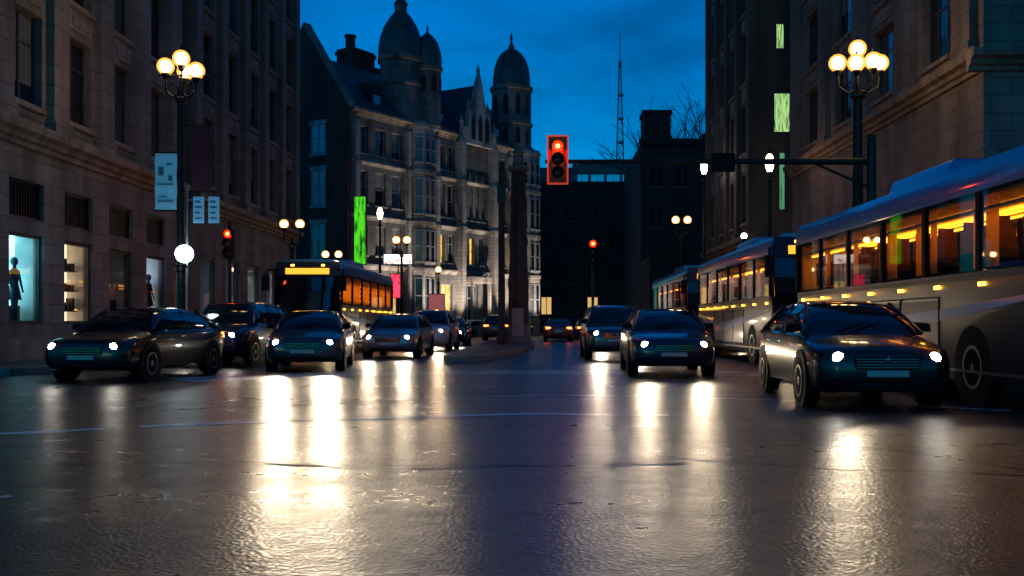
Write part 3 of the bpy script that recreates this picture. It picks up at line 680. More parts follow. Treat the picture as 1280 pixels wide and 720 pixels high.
# radio mast
def mast():
    Y = 320; x = PX(775, Y); zt = PZ(40, Y); b = MB(); wb = 2.6
    E = empty('radio_mast', (x, Y, 0), 0, 'slender steel lattice radio mast rising into the blue sky', 'radio mast')
    def hw(z): return max(.35, wb*(1-z/zt)**1.0*1.0)
    N = 26; zs = [zt*.9*k/N for k in range(N+1)]
    for z0, z1 in zip(zs, zs[1:]):
        c0 = [(sx*hw(z0), sy*hw(z0), z0) for sx, sy in ((-1, -1), (1, -1), (1, 1), (-1, 1))]; c1 = [(sx*hw(z1), sy*hw(z1), z1) for sx, sy in ((-1, -1), (1, -1), (1, 1), (-1, 1))]
        for k in range(4): b.tube(c0[k], c1[k], .16, .16, 4); b.tube(c0[k], c1[(k+1) % 4], .08, .08, 4); b.tube(c0[k], c0[(k+1) % 4], .08, .08, 4)
    b.build('lattice', mat('mast_steel', (.05, .055, .06), .6, .3), E)
    b = MB(); b.tube((0, 0, zt*.88), (0, 0, zt), .22, .1, 8); b.build('antenna', STEEL, E)
    b = MB()
    for z in (.62, .7, .78): b.lathe([(.7, 0), (.9, .8), (.2, 1)], (.3, -.5, zt*z), 8)
    b.build('dish', STEEL, E)
mast()

# ------------------------------------------------------------------ bare tree behind dark house, street trees
def bare_tree(x, y, h, label, spread=1.):
    E = empty('bare_tree', (x, y, 0), 0, label, 'tree'); tr = MB(); cr = MB(); rnd = random.Random(int(x*10)+5)
    def grow(mb, p, d, L, r, lev):
        q = p+d*L; mb.tube(p, q, r, r*.66, 6 if lev < 2 else 4)
        if lev >= 6: return
        for k in range(3 if lev < 4 else 2):
            nd = (d+Vector((rnd.uniform(-1, 1), rnd.uniform(-1, 1), rnd.uniform(-.25, .7)))*.62*spread).normalized()
            grow(cr, q, nd, L*rnd.uniform(.62, .85), r*.6, lev+1)
    grow(tr, Vector((0, 0, 0)), Vector((0, 0, 1)), h*.3, h*.022, 0)
    tr.build('trunk', BARK, E, 60); cr.build('crown', BARK, E)
    return E
bare_tree(15.2, 107, 24.5, 'bare winter tree silhouetted above the dark roof on the right', 1.25)
bare_tree(19.5, 104, 23, 'second bare winter tree half hidden by the tall dark brick block', 1.2)

# ------------------------------------------------------------------ lamps
def warm(name, c, s): return emit(name, c, s)
BULB = emit('bulb_light', (1., .70, .34), 48)
def frosted(name, col, s_, f=.5):
    m, t, b = nt(name); t.nodes.remove(b); e = t.nodes.new('ShaderNodeEmission'); e.inputs[0].default_value = (*col, 1); e.inputs[1].default_value = s_
    tr = t.nodes.new('ShaderNodeBsdfTransparent'); mx = t.nodes.new('ShaderNodeMixShader'); mx.inputs[0].default_value = f
    t.links.new(tr.outputs[0], mx.inputs[1]); t.links.new(e.outputs[0], mx.inputs[2]); t.links.new(mx.outputs[0], t.nodes['Material Output'].inputs[0]); return m
GLOBE = frosted('globe_light', (1., .38, .05), 2.4, .6)
GLOBEF = frosted('globe_light_far', (1., .36, .04), 2.6, .6)
GLOBEW = emit('globe_white', (.75, .92, 1.), 14)
LANTW = emit('lantern_white', (.9, .95, 1.), 22)
LANTP = emit('lantern_peach', (1., .62, .4), 18)
def street_lamp(x, y, H, kind, label, group=None, thick=1., gm=None, gr=.19, base=.15):
    E = empty('street_lamp', (x, y, base), 0, label, 'street lamp', group); h = H-base
    b = MB(); b.lathe([(.30*thick, 0), (.30*thick, .12), (.24*thick, .16), (.22*thick, .75), (.26*thick, .8), (.15*thick, .95)], n=12); b.build('base', IRON, E, 35)
    b = MB(); top = h-.75 if kind != 'acorn' else h-.5
    b.lathe([(.125*thick, .9), (.10*thick, 2.4), (.13*thick, 2.45), (.13*thick, 2.55), (.095*thick, 2.6), (.07*thick, top-.3), (.12*thick, top-.25), (.12*thick, top-.15), (.07*thick, top-.1), (.07*thick, top+.15)], n=14); b.build('post', IRON, E, 35)
    if kind == 'pair': pos = [(-.32, 0, h), (.32, 0, h)]
    elif kind == 'three': pos = [(-.42, 0, h), (.44, 0, h-.12), (.02, 0, h+.22), (.0, .4, h-.05)]
    elif kind == 'five': pos = [(-.62, -.1, h), (.62, -.1, h), (0, 0, h+.45), (-.2, -.5, h-.1), (.32, -.42, h-.02)]
    else: pos = [(0, 0, h)]
    for p in pos:
        if kind != 'acorn':
            b = MB(); b.path([(0, 0, top), (p[0]*.5, p[1]*.5, top-.12), (p[0]*.95, p[1]*.95, top+.05), (p[0], p[1], p[2]-gr-.05)], .032, 8)
            b.lathe([(.05, -gr-.12), (.11, -gr-.03), (.12, -gr*.8)], p, 12); b.build('arm', IRON, E, 50)
            b = MB(); b.ball(p, gr, 18, 12); g = b.build('globe', gm or GLOBE, E, 180)
            if gm is not GLOBEW: b = MB(); b.ball(p, gr*.7, 16, 10); b.build('bulb', BULB, g, 180)
            b = MB(); b.lathe([(.06, gr*.95), (.03, gr+.05), (.005, gr+.14)], p, 8); b.build('finial', IRON, E)
        else:
            b = MB(); b.lathe([(.09, -.34), (.17, -.12), (.19, .1), (.15, .3), (.07, .42)], p, 14); b.build('globe', gm, E, 180)
            b = MB(); b.lathe([(.1, .42), (.05, .52), (.01, .66)], p, 10); b.lathe([(.12, -.42), (.12, -.34)], p, 12); b.build('lamp_cap', IRON, E)
    return E
LA = street_lamp(-10.0, 28, PZ(83, 28), 'three', 'tall black lamp with clustered globes and hanging banners by left kerb', thick=1.25, gr=.24)
RA = street_lamp(9.5, 29.4, PZ(80, 29.4), 'five', 'tall black lamp with a crown of five glowing globes on the right', thick=1.9, gr=.26)
lg = 'twin globe street lamps'
street_lamp(PX(365, 40), 40, PZ(280, 40), 'pair', 'twin globe lamp nearest the camera along the left pavement', lg, gm=GLOBEF)
street_lamp(PX(415, 49), 49, PZ(318, 49), 'pair', 'low twin globe lamp in front of the dark brick gable', lg, gm=GLOBEF)
street_lamp(PX(502, 60), 60, PZ(300, 60), 'pair', 'twin globe lamp beside the red neon sign', lg, gm=GLOBEF, gr=.24, base=.0)
street_lamp(PX(852, 54), 54, PZ(275, 54), 'pair', 'twin globe lamp on the right side beside the white lantern', lg, gm=GLOBEF, gr=.22, base=0)
street_lamp(PX(548, 68), 68, PZ(337, 68), 'single', 'single globe lamp in front of the gothic hall portal', gm=GLOBEF, gr=.22, base=0)
street_lamp(PX(880, 55.5), 55.5, PZ(210, 55.5), 'acorn', 'lamp with cold white lantern on the right pavement', gm=LANTW, thick=1.2)
street_lamp(PX(962, 43), 43, PZ(205, 43), 'acorn', 'lamp with peach coloured lantern before the green lit windows', gm=LANTP, thick=1.1)
street_lamp(PX(475, 64), 64, PZ(268, 64), 'acorn', 'lamp with warm lantern beside the tall green sign', gm=LANTP, base=0)
street_lamp(PX(930, 47), 47, PZ(295, 47), 'single', 'short white globe lamp behind the coaches', gm=GLOBEW, gr=.14)

# banners on the left lamp
BAN1 = emit('banner_blue_lit', (.10, .42, .62), .16); t = BAN1.node_tree; BAN1.node_tree.nodes['Principled BSDF'].inputs['Base Color'].default_value = (.25, .55, .7, 1)  # cloth emits faintly: the blue light on the banner put into its material
BAN2 = mat('banner_maroon', (.16, .02, .04), .8)
INK = mat('banner_ink', (.10, .28, .40), .8)
MARK = mat('white_print', (.6, .6, .62), .6)
def banner(nm, x0, x1, z0, z1, y, m, bracket_to, label, cat, marks, group=None):
    E = empty(nm, ((x0+x1)/2, y, z0), 0, label, cat, group); W_ = (x1-x0)/2; H = z1-z0; b = MB()
    n = 10
    rings = []
    for k in range(n+1):
        z = H*k/n; q = .03*math.sin(k*1.3)
        rings.append([(-W_, q-.01, z), (W_, -q-.01, z), (W_, -q+.01, z), (-W_, q+.01, z)])
    b.loft(rings); b.build('cloth', m, E, 60)
    b = MB()
    for z in (H+.03, -.03): b.tube((min(-W_-.03, bracket_to), 0, z), (max(W_+.03, bracket_to), 0, z), .018, .018, 8)
    b.build('bracket', IRON, E)
    b = MB()
    for (a, c, d, e) in marks: b.box(a, c, -.052, -.046, d, e)
    if marks: b.build('printed_marks', INK, E)
    return E
xl = PX(208, 27.95)
banner('banner', PX(194, 27.9), PX(221, 27.9), PZ(262, 27.9), PZ(192, 27.9), 27.9, BAN1, -10.0-xl, 'pale blue printed banner hanging on the left lamp post', 'banner',
       [(-.22, .22, .2, .26), (-.2, .05, .34, .38), (-.24, .24, .68, .73), (.08, .2, .8, .95), (-.2, -.05, .95, 1.2), (.02, .2, 1.25, 1.3)])
xr = PX(252, 27.95)
banner('banner', PX(240, 27.9), PX(264, 27.9), PZ(238, 27.9), PZ(158, 27.9), 27.9, BAN2, -10.0-xr, 'dark maroon banner hanging on the street side of left lamp post', 'banner', [])
# planter crown under the globes
def basket(x, y, z, lab):
    E = empty('hanging_basket', (x, y, z), 0, lab, 'hanging basket', 'hanging baskets on the left lamp'); rnd = random.Random(int(x*99))
    b = MB(); b.lathe([(.05, -.34), (.18, -.26), (.27, -.02), (.28, 0)], n=14); b.build('bowl', IRON, E, 40)
    b = MB()
    for k in range(420):
        a = rnd.uniform(0, 6.28); r = .36*rnd.random()**.5; z_ = rnd.uniform(-.1, .26)*(1.-r); c = Vector((r*math.cos(a), r*math.sin(a), z_+.05))
        d = Vector((rnd.gauss(0, 1), rnd.gauss(0, 1), rnd.gauss(0, 1))).normalized(); e = d.orthogonal().normalized()*.05; f = d*.07
        b.face([c-e, c+f, c+e, c-f])
    b.build('foliage', mat('basket_leaves_%d' % int(abs(x)*10), (.03, .05, .025), .7), E)
    b = MB()
    for k in range(3): a = 2.1*k; b.tube((.3*math.cos(a), .3*math.sin(a), 0), (0, 0, .6), .01, .01, 5)
    b.build('chain', IRON, E)
b = MB(); z_ = PZ(122, 28)+.62-.15
b.tube((PX(197, 28)+10, 0, z_), (PX(272, 28)+10, 0, z_), .022, .022, 8); b.tube((-.4, 0, z_), (0, 0, z_-.45), .018, .018, 6); b.tube((.4, 0, z_), (0, 0, z_-.45), .018, .018, 6); b.build('cross_arm', IRON, LA)

# sign pole at x=232..
def sign_pole():
    Y = 27; x = PX(234, Y)
    E = empty('sign_post', (x, Y, .15), 0, 'slim steel post carrying two small blue signs and white globe', 'sign post')
    b = MB(); b.tube((0, 0, 0), (0, 0, PZ(236, Y)), .035, .035, 10); b.lathe([(.12, 0), (.12, .03), (.05, .05)], n=10); b.build('post', STEEL, E, 40)
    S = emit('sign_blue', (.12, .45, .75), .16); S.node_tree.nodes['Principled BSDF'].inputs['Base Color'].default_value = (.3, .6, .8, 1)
    for px in (249, 268):
        u = PX(px, Y)-x; b = MB(); b.box(u-.15, u+.15, -.05, -.03, PZ(279, Y)-.15, PZ(246, Y)-.15); s = b.build('sign_plate', S, E, bevel=.01)
        b = MB(); z0 = PZ(279, Y)-.15
        for k in range(4): b.box(u-.1, u+.08-.03*(k % 2), -.056, -.052, z0+.1+k*.15, z0+.16+k*.15)
        b.build('sign_print', INK, s)
    b = MB(); b.box(0, PX(268, Y)-x, -.03, -.01, PZ(250, Y)-.17, PZ(250, Y)-.13); b.build('bracket', STEEL, E)
    b = MB(); b.ball((0, -.22, PZ(318, Y)-.15), .24); b.build('globe', GLOBEW, E, 180)
    b = MB(); b.tube((0, 0, PZ(318, Y)-.5), (0, -.22, PZ(318, Y)-.4), .03, .03, 8); b.build('globe_arm', IRON, E)
sign_pole()

# ------------------------------------------------------------------ traffic signals
RED = emit('signal_red', (1., .02, .002), 4.5)
REDC = emit('signal_red_core', (1., .30, .07), 9)
REDH = emit('signal_red_glow', (1., .06, .01), 1.5)
SIGY = mat('signal_housing_red_glow', (.55, .09, .012), .6)  # red glow of the lit signal put into the housing colour
SIGD = mat('unlit_lens', (.02, .02, .02), .2)
def signal_head(parent, c, s=1., body=BLACKP, plate=True):
    x, y, z = c
    b = MB(); b.box(x-.17*s, x+.17*s, y-.05, y+.2, z-.55*s, z+.55*s); H = b.build('signal_head', body, parent, bevel=.02)
    if plate:
        b = MB(); w_, h_ = .29*s, .67*s
        b.box(x-w_, x+w_, y-.0, y+.02, z-h_, z+h_); b.build('backplate', SIGY, H)
        b = MB(); e = .045
        for q in ((x-w_, x-w_+e, z-h_, z+h_), (x+w_-e, x+w_, z-h_, z+h_), (x-w_+e, x+w_-e, z-h_, z-h_+e), (x-w_+e, x+w_-e, z+h_-e, z+h_)): b.box(q[0], q[1], y-.012, y-.001, q[2], q[3])
        b.build('glow_border', emit('glow_border_orange', (1., .07, .005), .5), H)  # border emits by itself, standing in for the signal's red glow
    for k, m in enumerate((RED, SIGD, SIGD)):
        zc = z+(.36-.36*k)*s
        b = MB(); b.T = Matrix.Translation((x, y-.055, zc)) @ Matrix.Rotation(R(90), 4, 'X')
        b.lathe([(.145*s, -.01), (.14*s, .015), (.08*s, .04), (.005, .048)], n=20); le = b.build('lens', m, H, 60)
        if k == 0:
            b = MB(); b.T = Matrix.Translation((x, y-.10, zc)) @ Matrix.Rotation(R(90), 4, 'X'); b.lathe([(.065*s, -.01), (.05*s, .01), (.004, .02)], n=14); b.build('lamp', REDC, le, 60)
            ld = bpy.data.lights.new('signal_glow', 'POINT'); ld.energy = 14; ld.color = (1, .06, .01); ld.shadow_soft_size = .1
            lo = bpy.data.objects.new('signal_glow', ld); COL.objects.link(lo); lo.parent = H; lo.location = (x, y-.42, zc-.02)
        b = MB(); n_ = 14; r = .165*s
        L = []
        for kk in range(n_+1):
            a = R(-25)+R(230)*kk/n_; L.append((math.cos(a), math.sin(a)))
        for (a0, a1) in zip(L, L[1:]):
            for rr in (r, r-.012): b.face([(x+a0[0]*rr, y-.05, zc+a0[1]*rr), (x+a1[0]*rr, y-.05, zc+a1[1]*rr), (x+a1[0]*rr, y-.28*s, zc+a1[1]*rr), (x+a0[0]*rr, y-.28*s, zc+a0[1]*rr)])
        b.build('visor', BLACKP, H)
    return H
def mast_arm():
    Y = 28; z = PZ(202, Y); x0 = PX(697, Y); xp = PX(1089, Y)
    E = empty('traffic_signal', (xp, Y, .15), 0, 'red traffic signal on a long dark mast arm over the road', 'traffic signal')
    b = MB(); b.lathe([(.22, 0), (.22, .25), (.16, .3), (.13, z+.3), (.1, z+.6)], n=12); b.build('pole', IRONG, E, 40)
    b = MB(); b.tube((0, 0, z-.15), (x0-xp-.35, 0, z-.15), .10, .055, 12); b.tube((0, 0, z-.9), (-1.6, 0, z-.2), .04, .04, 8); b.build('arm', IRONG, E, 40)
    signal_head(E, (x0-xp, -.18, z-.13), 1.03, SIGY)
    # second head, seen from its side, facing the cross street
    xs = PX(905, Y)-xp; b = MB(); b.box(xs-.35, xs+.3, -.1, .2, z-.42, z+.08); b.build('camera_housing', BLACKP, E, bevel=.03)
    return E
mast_arm()
def signal_post(px, py, Y, label, s=1., x_off=0, body=BLACKP, base=0):
    x = PX(px, Y); z = PZ(py, Y)
    E = empty('traffic_signal', (x, Y, base), 0, label, 'traffic signal', 'post mounted red signals')
    zc = z-.36*s-base; b = MB(); b.lathe([(.16, 0), (.16, .15), (.07, .2), (.06, zc+.75)], n=12); b.build('pole', IRONG, E, 40)
    signal_head(E, (0, -.14, zc), s, body, False)
signal_post(741, 305, 47, 'red post mounted traffic signal in the middle of the far road', 1.1)
signal_post(287, 293, 33.5, 'small red traffic signal on the left pavement by the stone block', .9, base=.15)
ribbon_island = block('traffic_island', [(2.3, 46), (2.7, 45.4), (3.1, 46), (3.1, 49), (2.3, 49)], .15)

# island pole and pillar
b = MB(); x = PX(627, 46.5); b.lathe([(.24, 0), (.24, .5), (.17, .6), (.14, 8.0), (.12, 8.5)], n=12)
E = empty('utility_pole', (x, 46.5, .16), 0, 'dark plain utility pole standing on the traffic island', 'pole'); b.build('pole', WOODP, E, 40)
b = MB(); b.box(-.2, .2, -.2, -.1, 6.6, 7.4); b.tube((0, -.1, 7), (0, 0, 7), .03, .03, 6); b.build('junction_box', IRON, E)
E = empty('stone_monument', (PX(648, 48.5), 48.5, .16), 0, 'weathered tapering stone monument on the traffic island', 'monument')
b = MB(); rnd = random.Random(3); rings = []
for k in range(23):
    z = .9+7.4*k/22; r = .52-.008*k+(.04 if k % 6 == 0 else 0)
    rings.append([(r*math.cos(a*math.pi/6)*(1+rnd.uniform(-.04, .04)), r*math.sin(a*math.pi/6)*(1+rnd.uniform(-.04, .04)), z) for a in range(12)])
b.loft(rings); b.build('shaft', mat('rough_brown_stone', (.085, .065, .055), .9, bump=.7, bscale=7, stain=.6), E, 30)
b = MB(); b.box(-.62, .62, -.62, .62, 0, .3); b.box(-.5, .5, -.5, .5, .3, .92); b.build('plinth', GREY, E, bevel=.02)
b = MB(); b.box(-.30, .26, -.56, -.44, .35, 1.7); b.build('plaque', mat('pinkish_board', (.42, .30, .28), .7), E)
b = MB(); b.lathe([(.3, 0), (.5, .1), (.52, .3), (.3, .42), (.22, .8), (.3, 1.0), (.1, 1.35)], (0, 0, 8.3), 12); b.build('capital', GREY, E, 40)

# ------------------------------------------------------------------ lit signs and small items
def wallsign(nm, px0, px1, py0, py1, Y, m, label, cat, post=False, th=.12, marks=None, mm=None):
    x0, x1, z1, z0 = PX(px0, Y), PX(px1, Y), PZ(py0, Y), PZ(py1, Y)
    E = empty(nm, ((x0+x1)/2, Y, 0), 0, label, cat); W_ = (x1-x0)/2
    b = MB(); b.box(-W_, W_, -th/2, th/2, z0, z1); pn = b.build('sign_panel', m, E, bevel=.02)
    b = MB(); b.box(-W_-.05, -W_, -th/2-.02, th/2+.02, z0-.05, z1+.05); b.box(W_, W_+.05, -th/2-.02, th/2+.02, z0-.05, z1+.05); b.box(-W_, W_, -th/2-.02, th/2+.02, z1, z1+.05); b.box(-W_, W_, -th/2-.02, th/2+.02, z0-.05, z0); b.build('sign_frame', IRON, E)
    b = MB(); b.tube((0, th, 0), (0, th, z1), .05, .05, 8); b.build('post', IRON, E)
    if marks:
        b = MB()
        for k in range(marks): zz = z0+(z1-z0)*(k+.5)/marks; b.box(-W_*.6, W_*(.2+.4*((k*7) % 3)/2), -th/2-.02, -th/2-.004, zz-.09, zz+.09)
        b.build('sign_marks', mm, E)
    return E
wallsign('hanging_sign', 443, 457, 246, 330, 66, emit('green_sign', (.10, .9, .02), .8, .14, 1.6, (.003, .06, .008), (2.5, 1, .7)), 'tall glowing green vertical sign at the corner of gothic hall', 'sign')
wallsign('neon_sign', 489, 503, 343, 372, 66, emit('red_neon', (1., .04, .09), 2.2, .12, 7, (.15, .01, .02)), 'small red glowing neon sign under the twin globe lamp', 'sign')
wallsign('notice_board', 536, 555, 368, 388, 64, emit('pink_board', (.9, .25, .25), .28), 'pink glowing notice board near the gothic hall portal', 'sign')
for (px, py, Y, w_, h_, mt, lb) in (
        (487, 318, 70, .8, .5, 'w', 'white backlit shop sign beside the twin globe lamp'),):
    wallsign('shop_sign', px-7, px+28, 318, 330, 73, emit('white_sign', (1, .8, .7), 2.5, .15, 3, (.2, .1, .1)), 'pale pink lit shop sign on front of the gothic hall', 'sign')

# bollards / barriers along the hall
def bollard(x, y, lab):
    E = empty('bollard', (x, y, .15), 0, lab, 'bollard', 'black bollards before the gothic hall')
    b = MB(); b.lathe([(.14, 0), (.14, .1), (.09, .15), (.08, .8), (.11, .84), (.11, .9), (.05, 1.02), (.01, 1.06)], n=12); b.build('post', IRON, E, 40)
    b = MB(); b.lathe([(.083, 0), (.083, .08)], (0, 0, .68), 12); b.build('glowing_band', emit('band_yellow', (.9, .7, .05), .3), E)  # yellow band emits, in place of light thrown back by it
for k in range(6):
    u = 3+3.6*k; n_ = Vector((math.sin(TH), -math.cos(TH))); p = Vector((-14, 75))+Vector((math.cos(TH), math.sin(TH)))*u+n_*2.6
    bollard(p.x, p.y, 'black bollard with yellow band in the row before the gothic hall')

# ------------------------------------------------------------------ cars
HEAD = emit('headlight', (1., .93, .82), 60)
HEADW = emit('headlight_warm', (1., .80, .52), 60)
TAIL = emit('tail_light', (1., .10, .02), 14)
TAILOFF = mat('tail_lens', (.2, .01, .01), .2)
HEADCOV = emit('headlight_cover', (1., .88, .66), 7.)
HEADOFF = mat('head_lens', (.3, .32, .34), .1)
AMB = emit('amber_marker', (1., .42, .03), 14)
CARGL = glass_window('car_glass', (.006, .009, .012), .03)
PLATE = mat('number_plate', (.5, .5, .48), .5)
PAINTS = {n_: mat('car_paint_'+n_, c, .32, m_, var=.04, coat=1.) for n_, c, m_ in (('black', (.008, .009, .012), .3), ('navy', (.012, .022, .05), .4), ('silver', (.30, .31, .33), .7), ('grey', (.07, .075, .085), .6), ('white', (.55, .56, .57), 0), ('red', (.16, .012, .01), .2))}
def car_proto(kind):
    """front towards -Y, origin on the ground at the nose centre"""
    E = empty('parked_car'); suv = kind == 'suv'
    L = 4.75 if suv else 4.6; W = .93 if suv else .90; up = .14 if suv else 0
    # stations: y, half width, bottom, top(belt or bonnet), shoulder drop
    S = [(0.00, .62, .36, .66), (.06, .76, .27, .74), (.25, .86, .22, .80), (.7, .90, .2, .88), (1.25, .905, .2, .96), (1.55, .91, .2, .99), (2.3, .915, .2, 1.0), (3.2, .915, .2, 1.01), (3.7, .91, .2, 1.03), (4.1, .89, .22, 1.04), (4.45, .83, .26, 1.0), (L-.04, .76, .32, .92), (L, .66, .4, .82)]
    rings = []
    for y, hw, zb, zt in S:
        hw = hw*W/.9; zt += up; zb += up*.3
        mid = zb+(zt-zb)*.55
        half = [(0, zb), (hw*.86, zb), (hw*.965, zb+.07), (hw*.995, mid-.12), (hw, mid), (hw*.985, zt-.13), (hw*.94, zt-.045), (hw*.80, zt), (hw*.4, zt+.025)]
        rings.append([(x, y, z) for x, z in half]+[(0, y, zt+.032)]+[(-x, y, z) for x, z in half[:0:-1]])
    b = MB(); b.loft(rings); body = b.build('body', PAINTS['black'], E, 42)
    # greenhouse
    y0, y1, y2, y3 = (1.15, 1.95, 3.55, 4.3) if not suv else (1.15, 1.8, 4.1, 4.6)
    zr = (1.43 if not suv else 1.70)
    def ring(y, hw, z): return [(x, y_, z) for x, y_ in ((-hw, y), (hw, y))]
    zb = .97+up; G1 = [(y0, .74), (y1, .60), (y2, .60), (y3, .70)]
    kk = W/.9
    def prof(y):
        # height of the glasshouse centre line and half width of the roof at y
        if y < y1: q = (y-y0)/(y1-y0); return zb-.02+(zr-.045-zb)*(1-(1-q)**1.55)
        if y <= y2: q = (y-y1)/(y2-y1); return zr-.045+.055*math.sin(math.pi*q)
        q = (y-y2)/(y3-y2); return zr-.045-(zr-.10-zb)*q**1.35
    NY = 22; rg = []
    for i_ in range(NY+1):
        y = y0+(y3-y0)*i_/NY; zt = prof(y); f = max(0., min(1., (zt-zb)/(zr-zb))); wb_ = (.80-.03*(1-min(1, (y-y0)/.5))-.03*max(0, (y-y3+.5)/.5))*kk; wt = wb_+(.60*kk-wb_)*f
        hz = zt-zb
        rg.append([(wb_, y, zb-.02), (wb_-.02*f, y, zb+hz*.30), (wt+.035*f, y, zb+hz*.80), (wt-.03, y, zb+hz*.94), (wt*.72, y, zt), (0, y, zt+.012*f), (-wt*.72, y, zt), (-wt+.03, y, zb+hz*.94), (-wt-.035*f, y, zb+hz*.80), (-wb_+.02*f, y, zb+hz*.30), (-wb_, y, zb-.02)])
    b = MB(); b.loft(rg, closed=False, cap=False); b.build('windows', CARGL, E, 60)
    b = MB(); r2 = [[(x_, y_, z_+.008) for x_, y_, z_ in r_[2:9]] for r_ in rg if y1-.08 <= r_[0][1] <= y2+.12]
    r2 = [[(x_*1.012, y_, z_) for x_, y_, z_ in r_] for r_ in r2]; b.loft(r2, closed=False, cap=False)
    for s_ in (-1, 1):
        k = W/.9
        b.tube((s_*.80*k, y0+.02, zb), (s_*.60*k, y1, zr-.04), .035, .03, 6); b.tube((s_*.81*k, y3-.02, zb), (s_*.6*k, y2, zr-.04), .06, .04, 6)
        for yy in ((y1+y2)/2-.05,) if not suv else ((y1+y2)/2-.2, y2-.5): b.tube((s_*.815*k, yy, zb), (s_*.61*k, yy, zr-.04), .035, .03, 6)
    b.build('roof', PAINTS['black'], E, 60)
    b = MB()
    for s_ in (-1, 1): b.path([(s_*.1-.25, y0+.03, zb+.02), (s_*.1+.2, y0+.22, zb+.17)], .009, 5)
    b.build('wiper', BLACKP, E)
    for s_ in (-1, 1):
        for yy in (2.2, 3.1): b = MB(); b.box(min(s_*W*1.0, s_*W*1.025), max(s_*W*1.0, s_*W*1.025), yy, yy+.17, .84+up, .865+up); b.build('door_handle', CHROME, E)
    # wheels
    rad = .33 if not suv else .37
    for y in (.92, 3.72 if not suv else 3.8):
        for s_ in (-1, 1):
            b = MB(); b.T = Matrix.Translation((s_*(W-.10), y, rad)) @ Matrix.Rotation(R(90)*s_, 4, 'Y')
            b.lathe([(rad*.62, -.11), (rad*.95, -.11), (rad, -.06), (rad, .06), (rad*.95, .115), (rad*.66, .125)], n=28); wo = b.build('wheel', RUBBER, E, 40)
            b = MB(); b.T = Matrix.Translation((s_*(W-.10), y, rad)) @ Matrix.Rotation(R(90)*s_, 4, 'Y')
            b.lathe([(rad*.64, .10), (rad*.66, .128), (rad*.58, .128), (rad*.55, .07), (.03, .06)], n=28)
            for k in range(5):
                a = 2*math.pi*k/5; c, s2 = math.cos(a), math.sin(a); q = .035
                b.loft([[(c*r_-s2*q*g_, s2*r_+c*q*g_, h_) for g_, h_ in ((-1, .07), (1, .07), (1, .122), (-1, .122))] for r_ in (.05, rad*.6)])
            b.lathe([(.06, .06), (.06, .125), (.01, .13)], n=12); b.build('rim', RIM, wo, 40)
            b = MB(); b.T = Matrix.Translation((s_*(W-.07), y, rad+.02)) @ Matrix.Rotation(R(90)*s_, 4, 'Y'); b.lathe([(rad+.075, 0), (rad+.075, .085)], n=24); b.build('wheel_arch', BLACKP, E)
    # front
    zf = up
    for s_ in (-1, 1):
        k = W/.9
        b = MB(); b.loft([[(s_*x*k, y-.012, z+zf) for x, y, z in ((.42, .075, .60), (.74, .14, .63), (.80, .27, .69), (.79, .29, .735), (.60, .12, .725), (.44, .06, .70))], [(s_*x*k, y+.06, z+zf) for x, y, z in ((.42, .075, .60), (.74, .14, .63), (.80, .27, .69), (.79, .29, .735), (.60, .12, .725), (.44, .06, .70))]])
        h = b.build('headlight', HEADOFF, E)
        b = MB(); b.T = Matrix.Translation((s_*.60*k, .035, .665+zf)) @ Matrix.Rotation(R(90), 4, 'X'); b.lathe([(.075, -.06), (.075, .0), (.04, .02), (.005, .025)], n=16); b.build('lamp', HEAD, h, 60)
        b = MB(); b.loft([[(s_*x*k, y, z+zf) for x, z in ((.45, .78), (.80, .80), (.78, .92), (.5, .90))] for y in (L-.16, L-.005)]); b.build('tail_light', TAILOFF, E)
        b = MB(); b.loft([[(s_*(.80+x)*k, y, z+zf) for x, y, z in ((.0, 1.42, 1.0), (.0, 1.55, 1.0), (.0, 1.55, 1.13), (.0, 1.42, 1.1))], [(s_*(.80+x)*k, y, z+zf) for x, y, z in ((.21, 1.38, .99), (.21, 1.52, .99), (.19, 1.52, 1.12), (.19, 1.38, 1.1))]]); b.build('mirror', BLACKP, E, 40)
    b = MB(); b.loft([[(x, y, z+zf) for x, z in ((-.40, .52), (.40, .52), (.42, .68), (-.42, .68))] for y in (-.012, .12)])
    b.loft([[(x, y, z+zf*.6) for x, z in ((-.55, .29), (.55, .29), (.5, .42), (-.5, .42))] for y in (.005, .2)]); g = b.build('grille', BLACKP, E)
    b = MB()
    for k in range(4): b.box(-.39, .39, -.022, -.01, .545+zf+k*.035, .553+zf+k*.035)
    b.ball((0, -.02, .645+zf), .035, 10, 6); b.build('grille_trim', CHROME, g)
    b = MB(); b.box(-.26, .26, -.04, -.024, .43+zf, .51+zf); b.build('number_plate', PLATE, E)
    b = MB(); b.box(-.26, .26, L+.002, L+.015, .60+zf, .70+zf); b.build('number_plate', PLATE, E)
    return E
SED = car_proto('sedan'); SUV = car_proto('suv'); used = {}
def setm(o, m): 
    for s in o.material_slots: s.link = 'OBJECT'; s.material = m
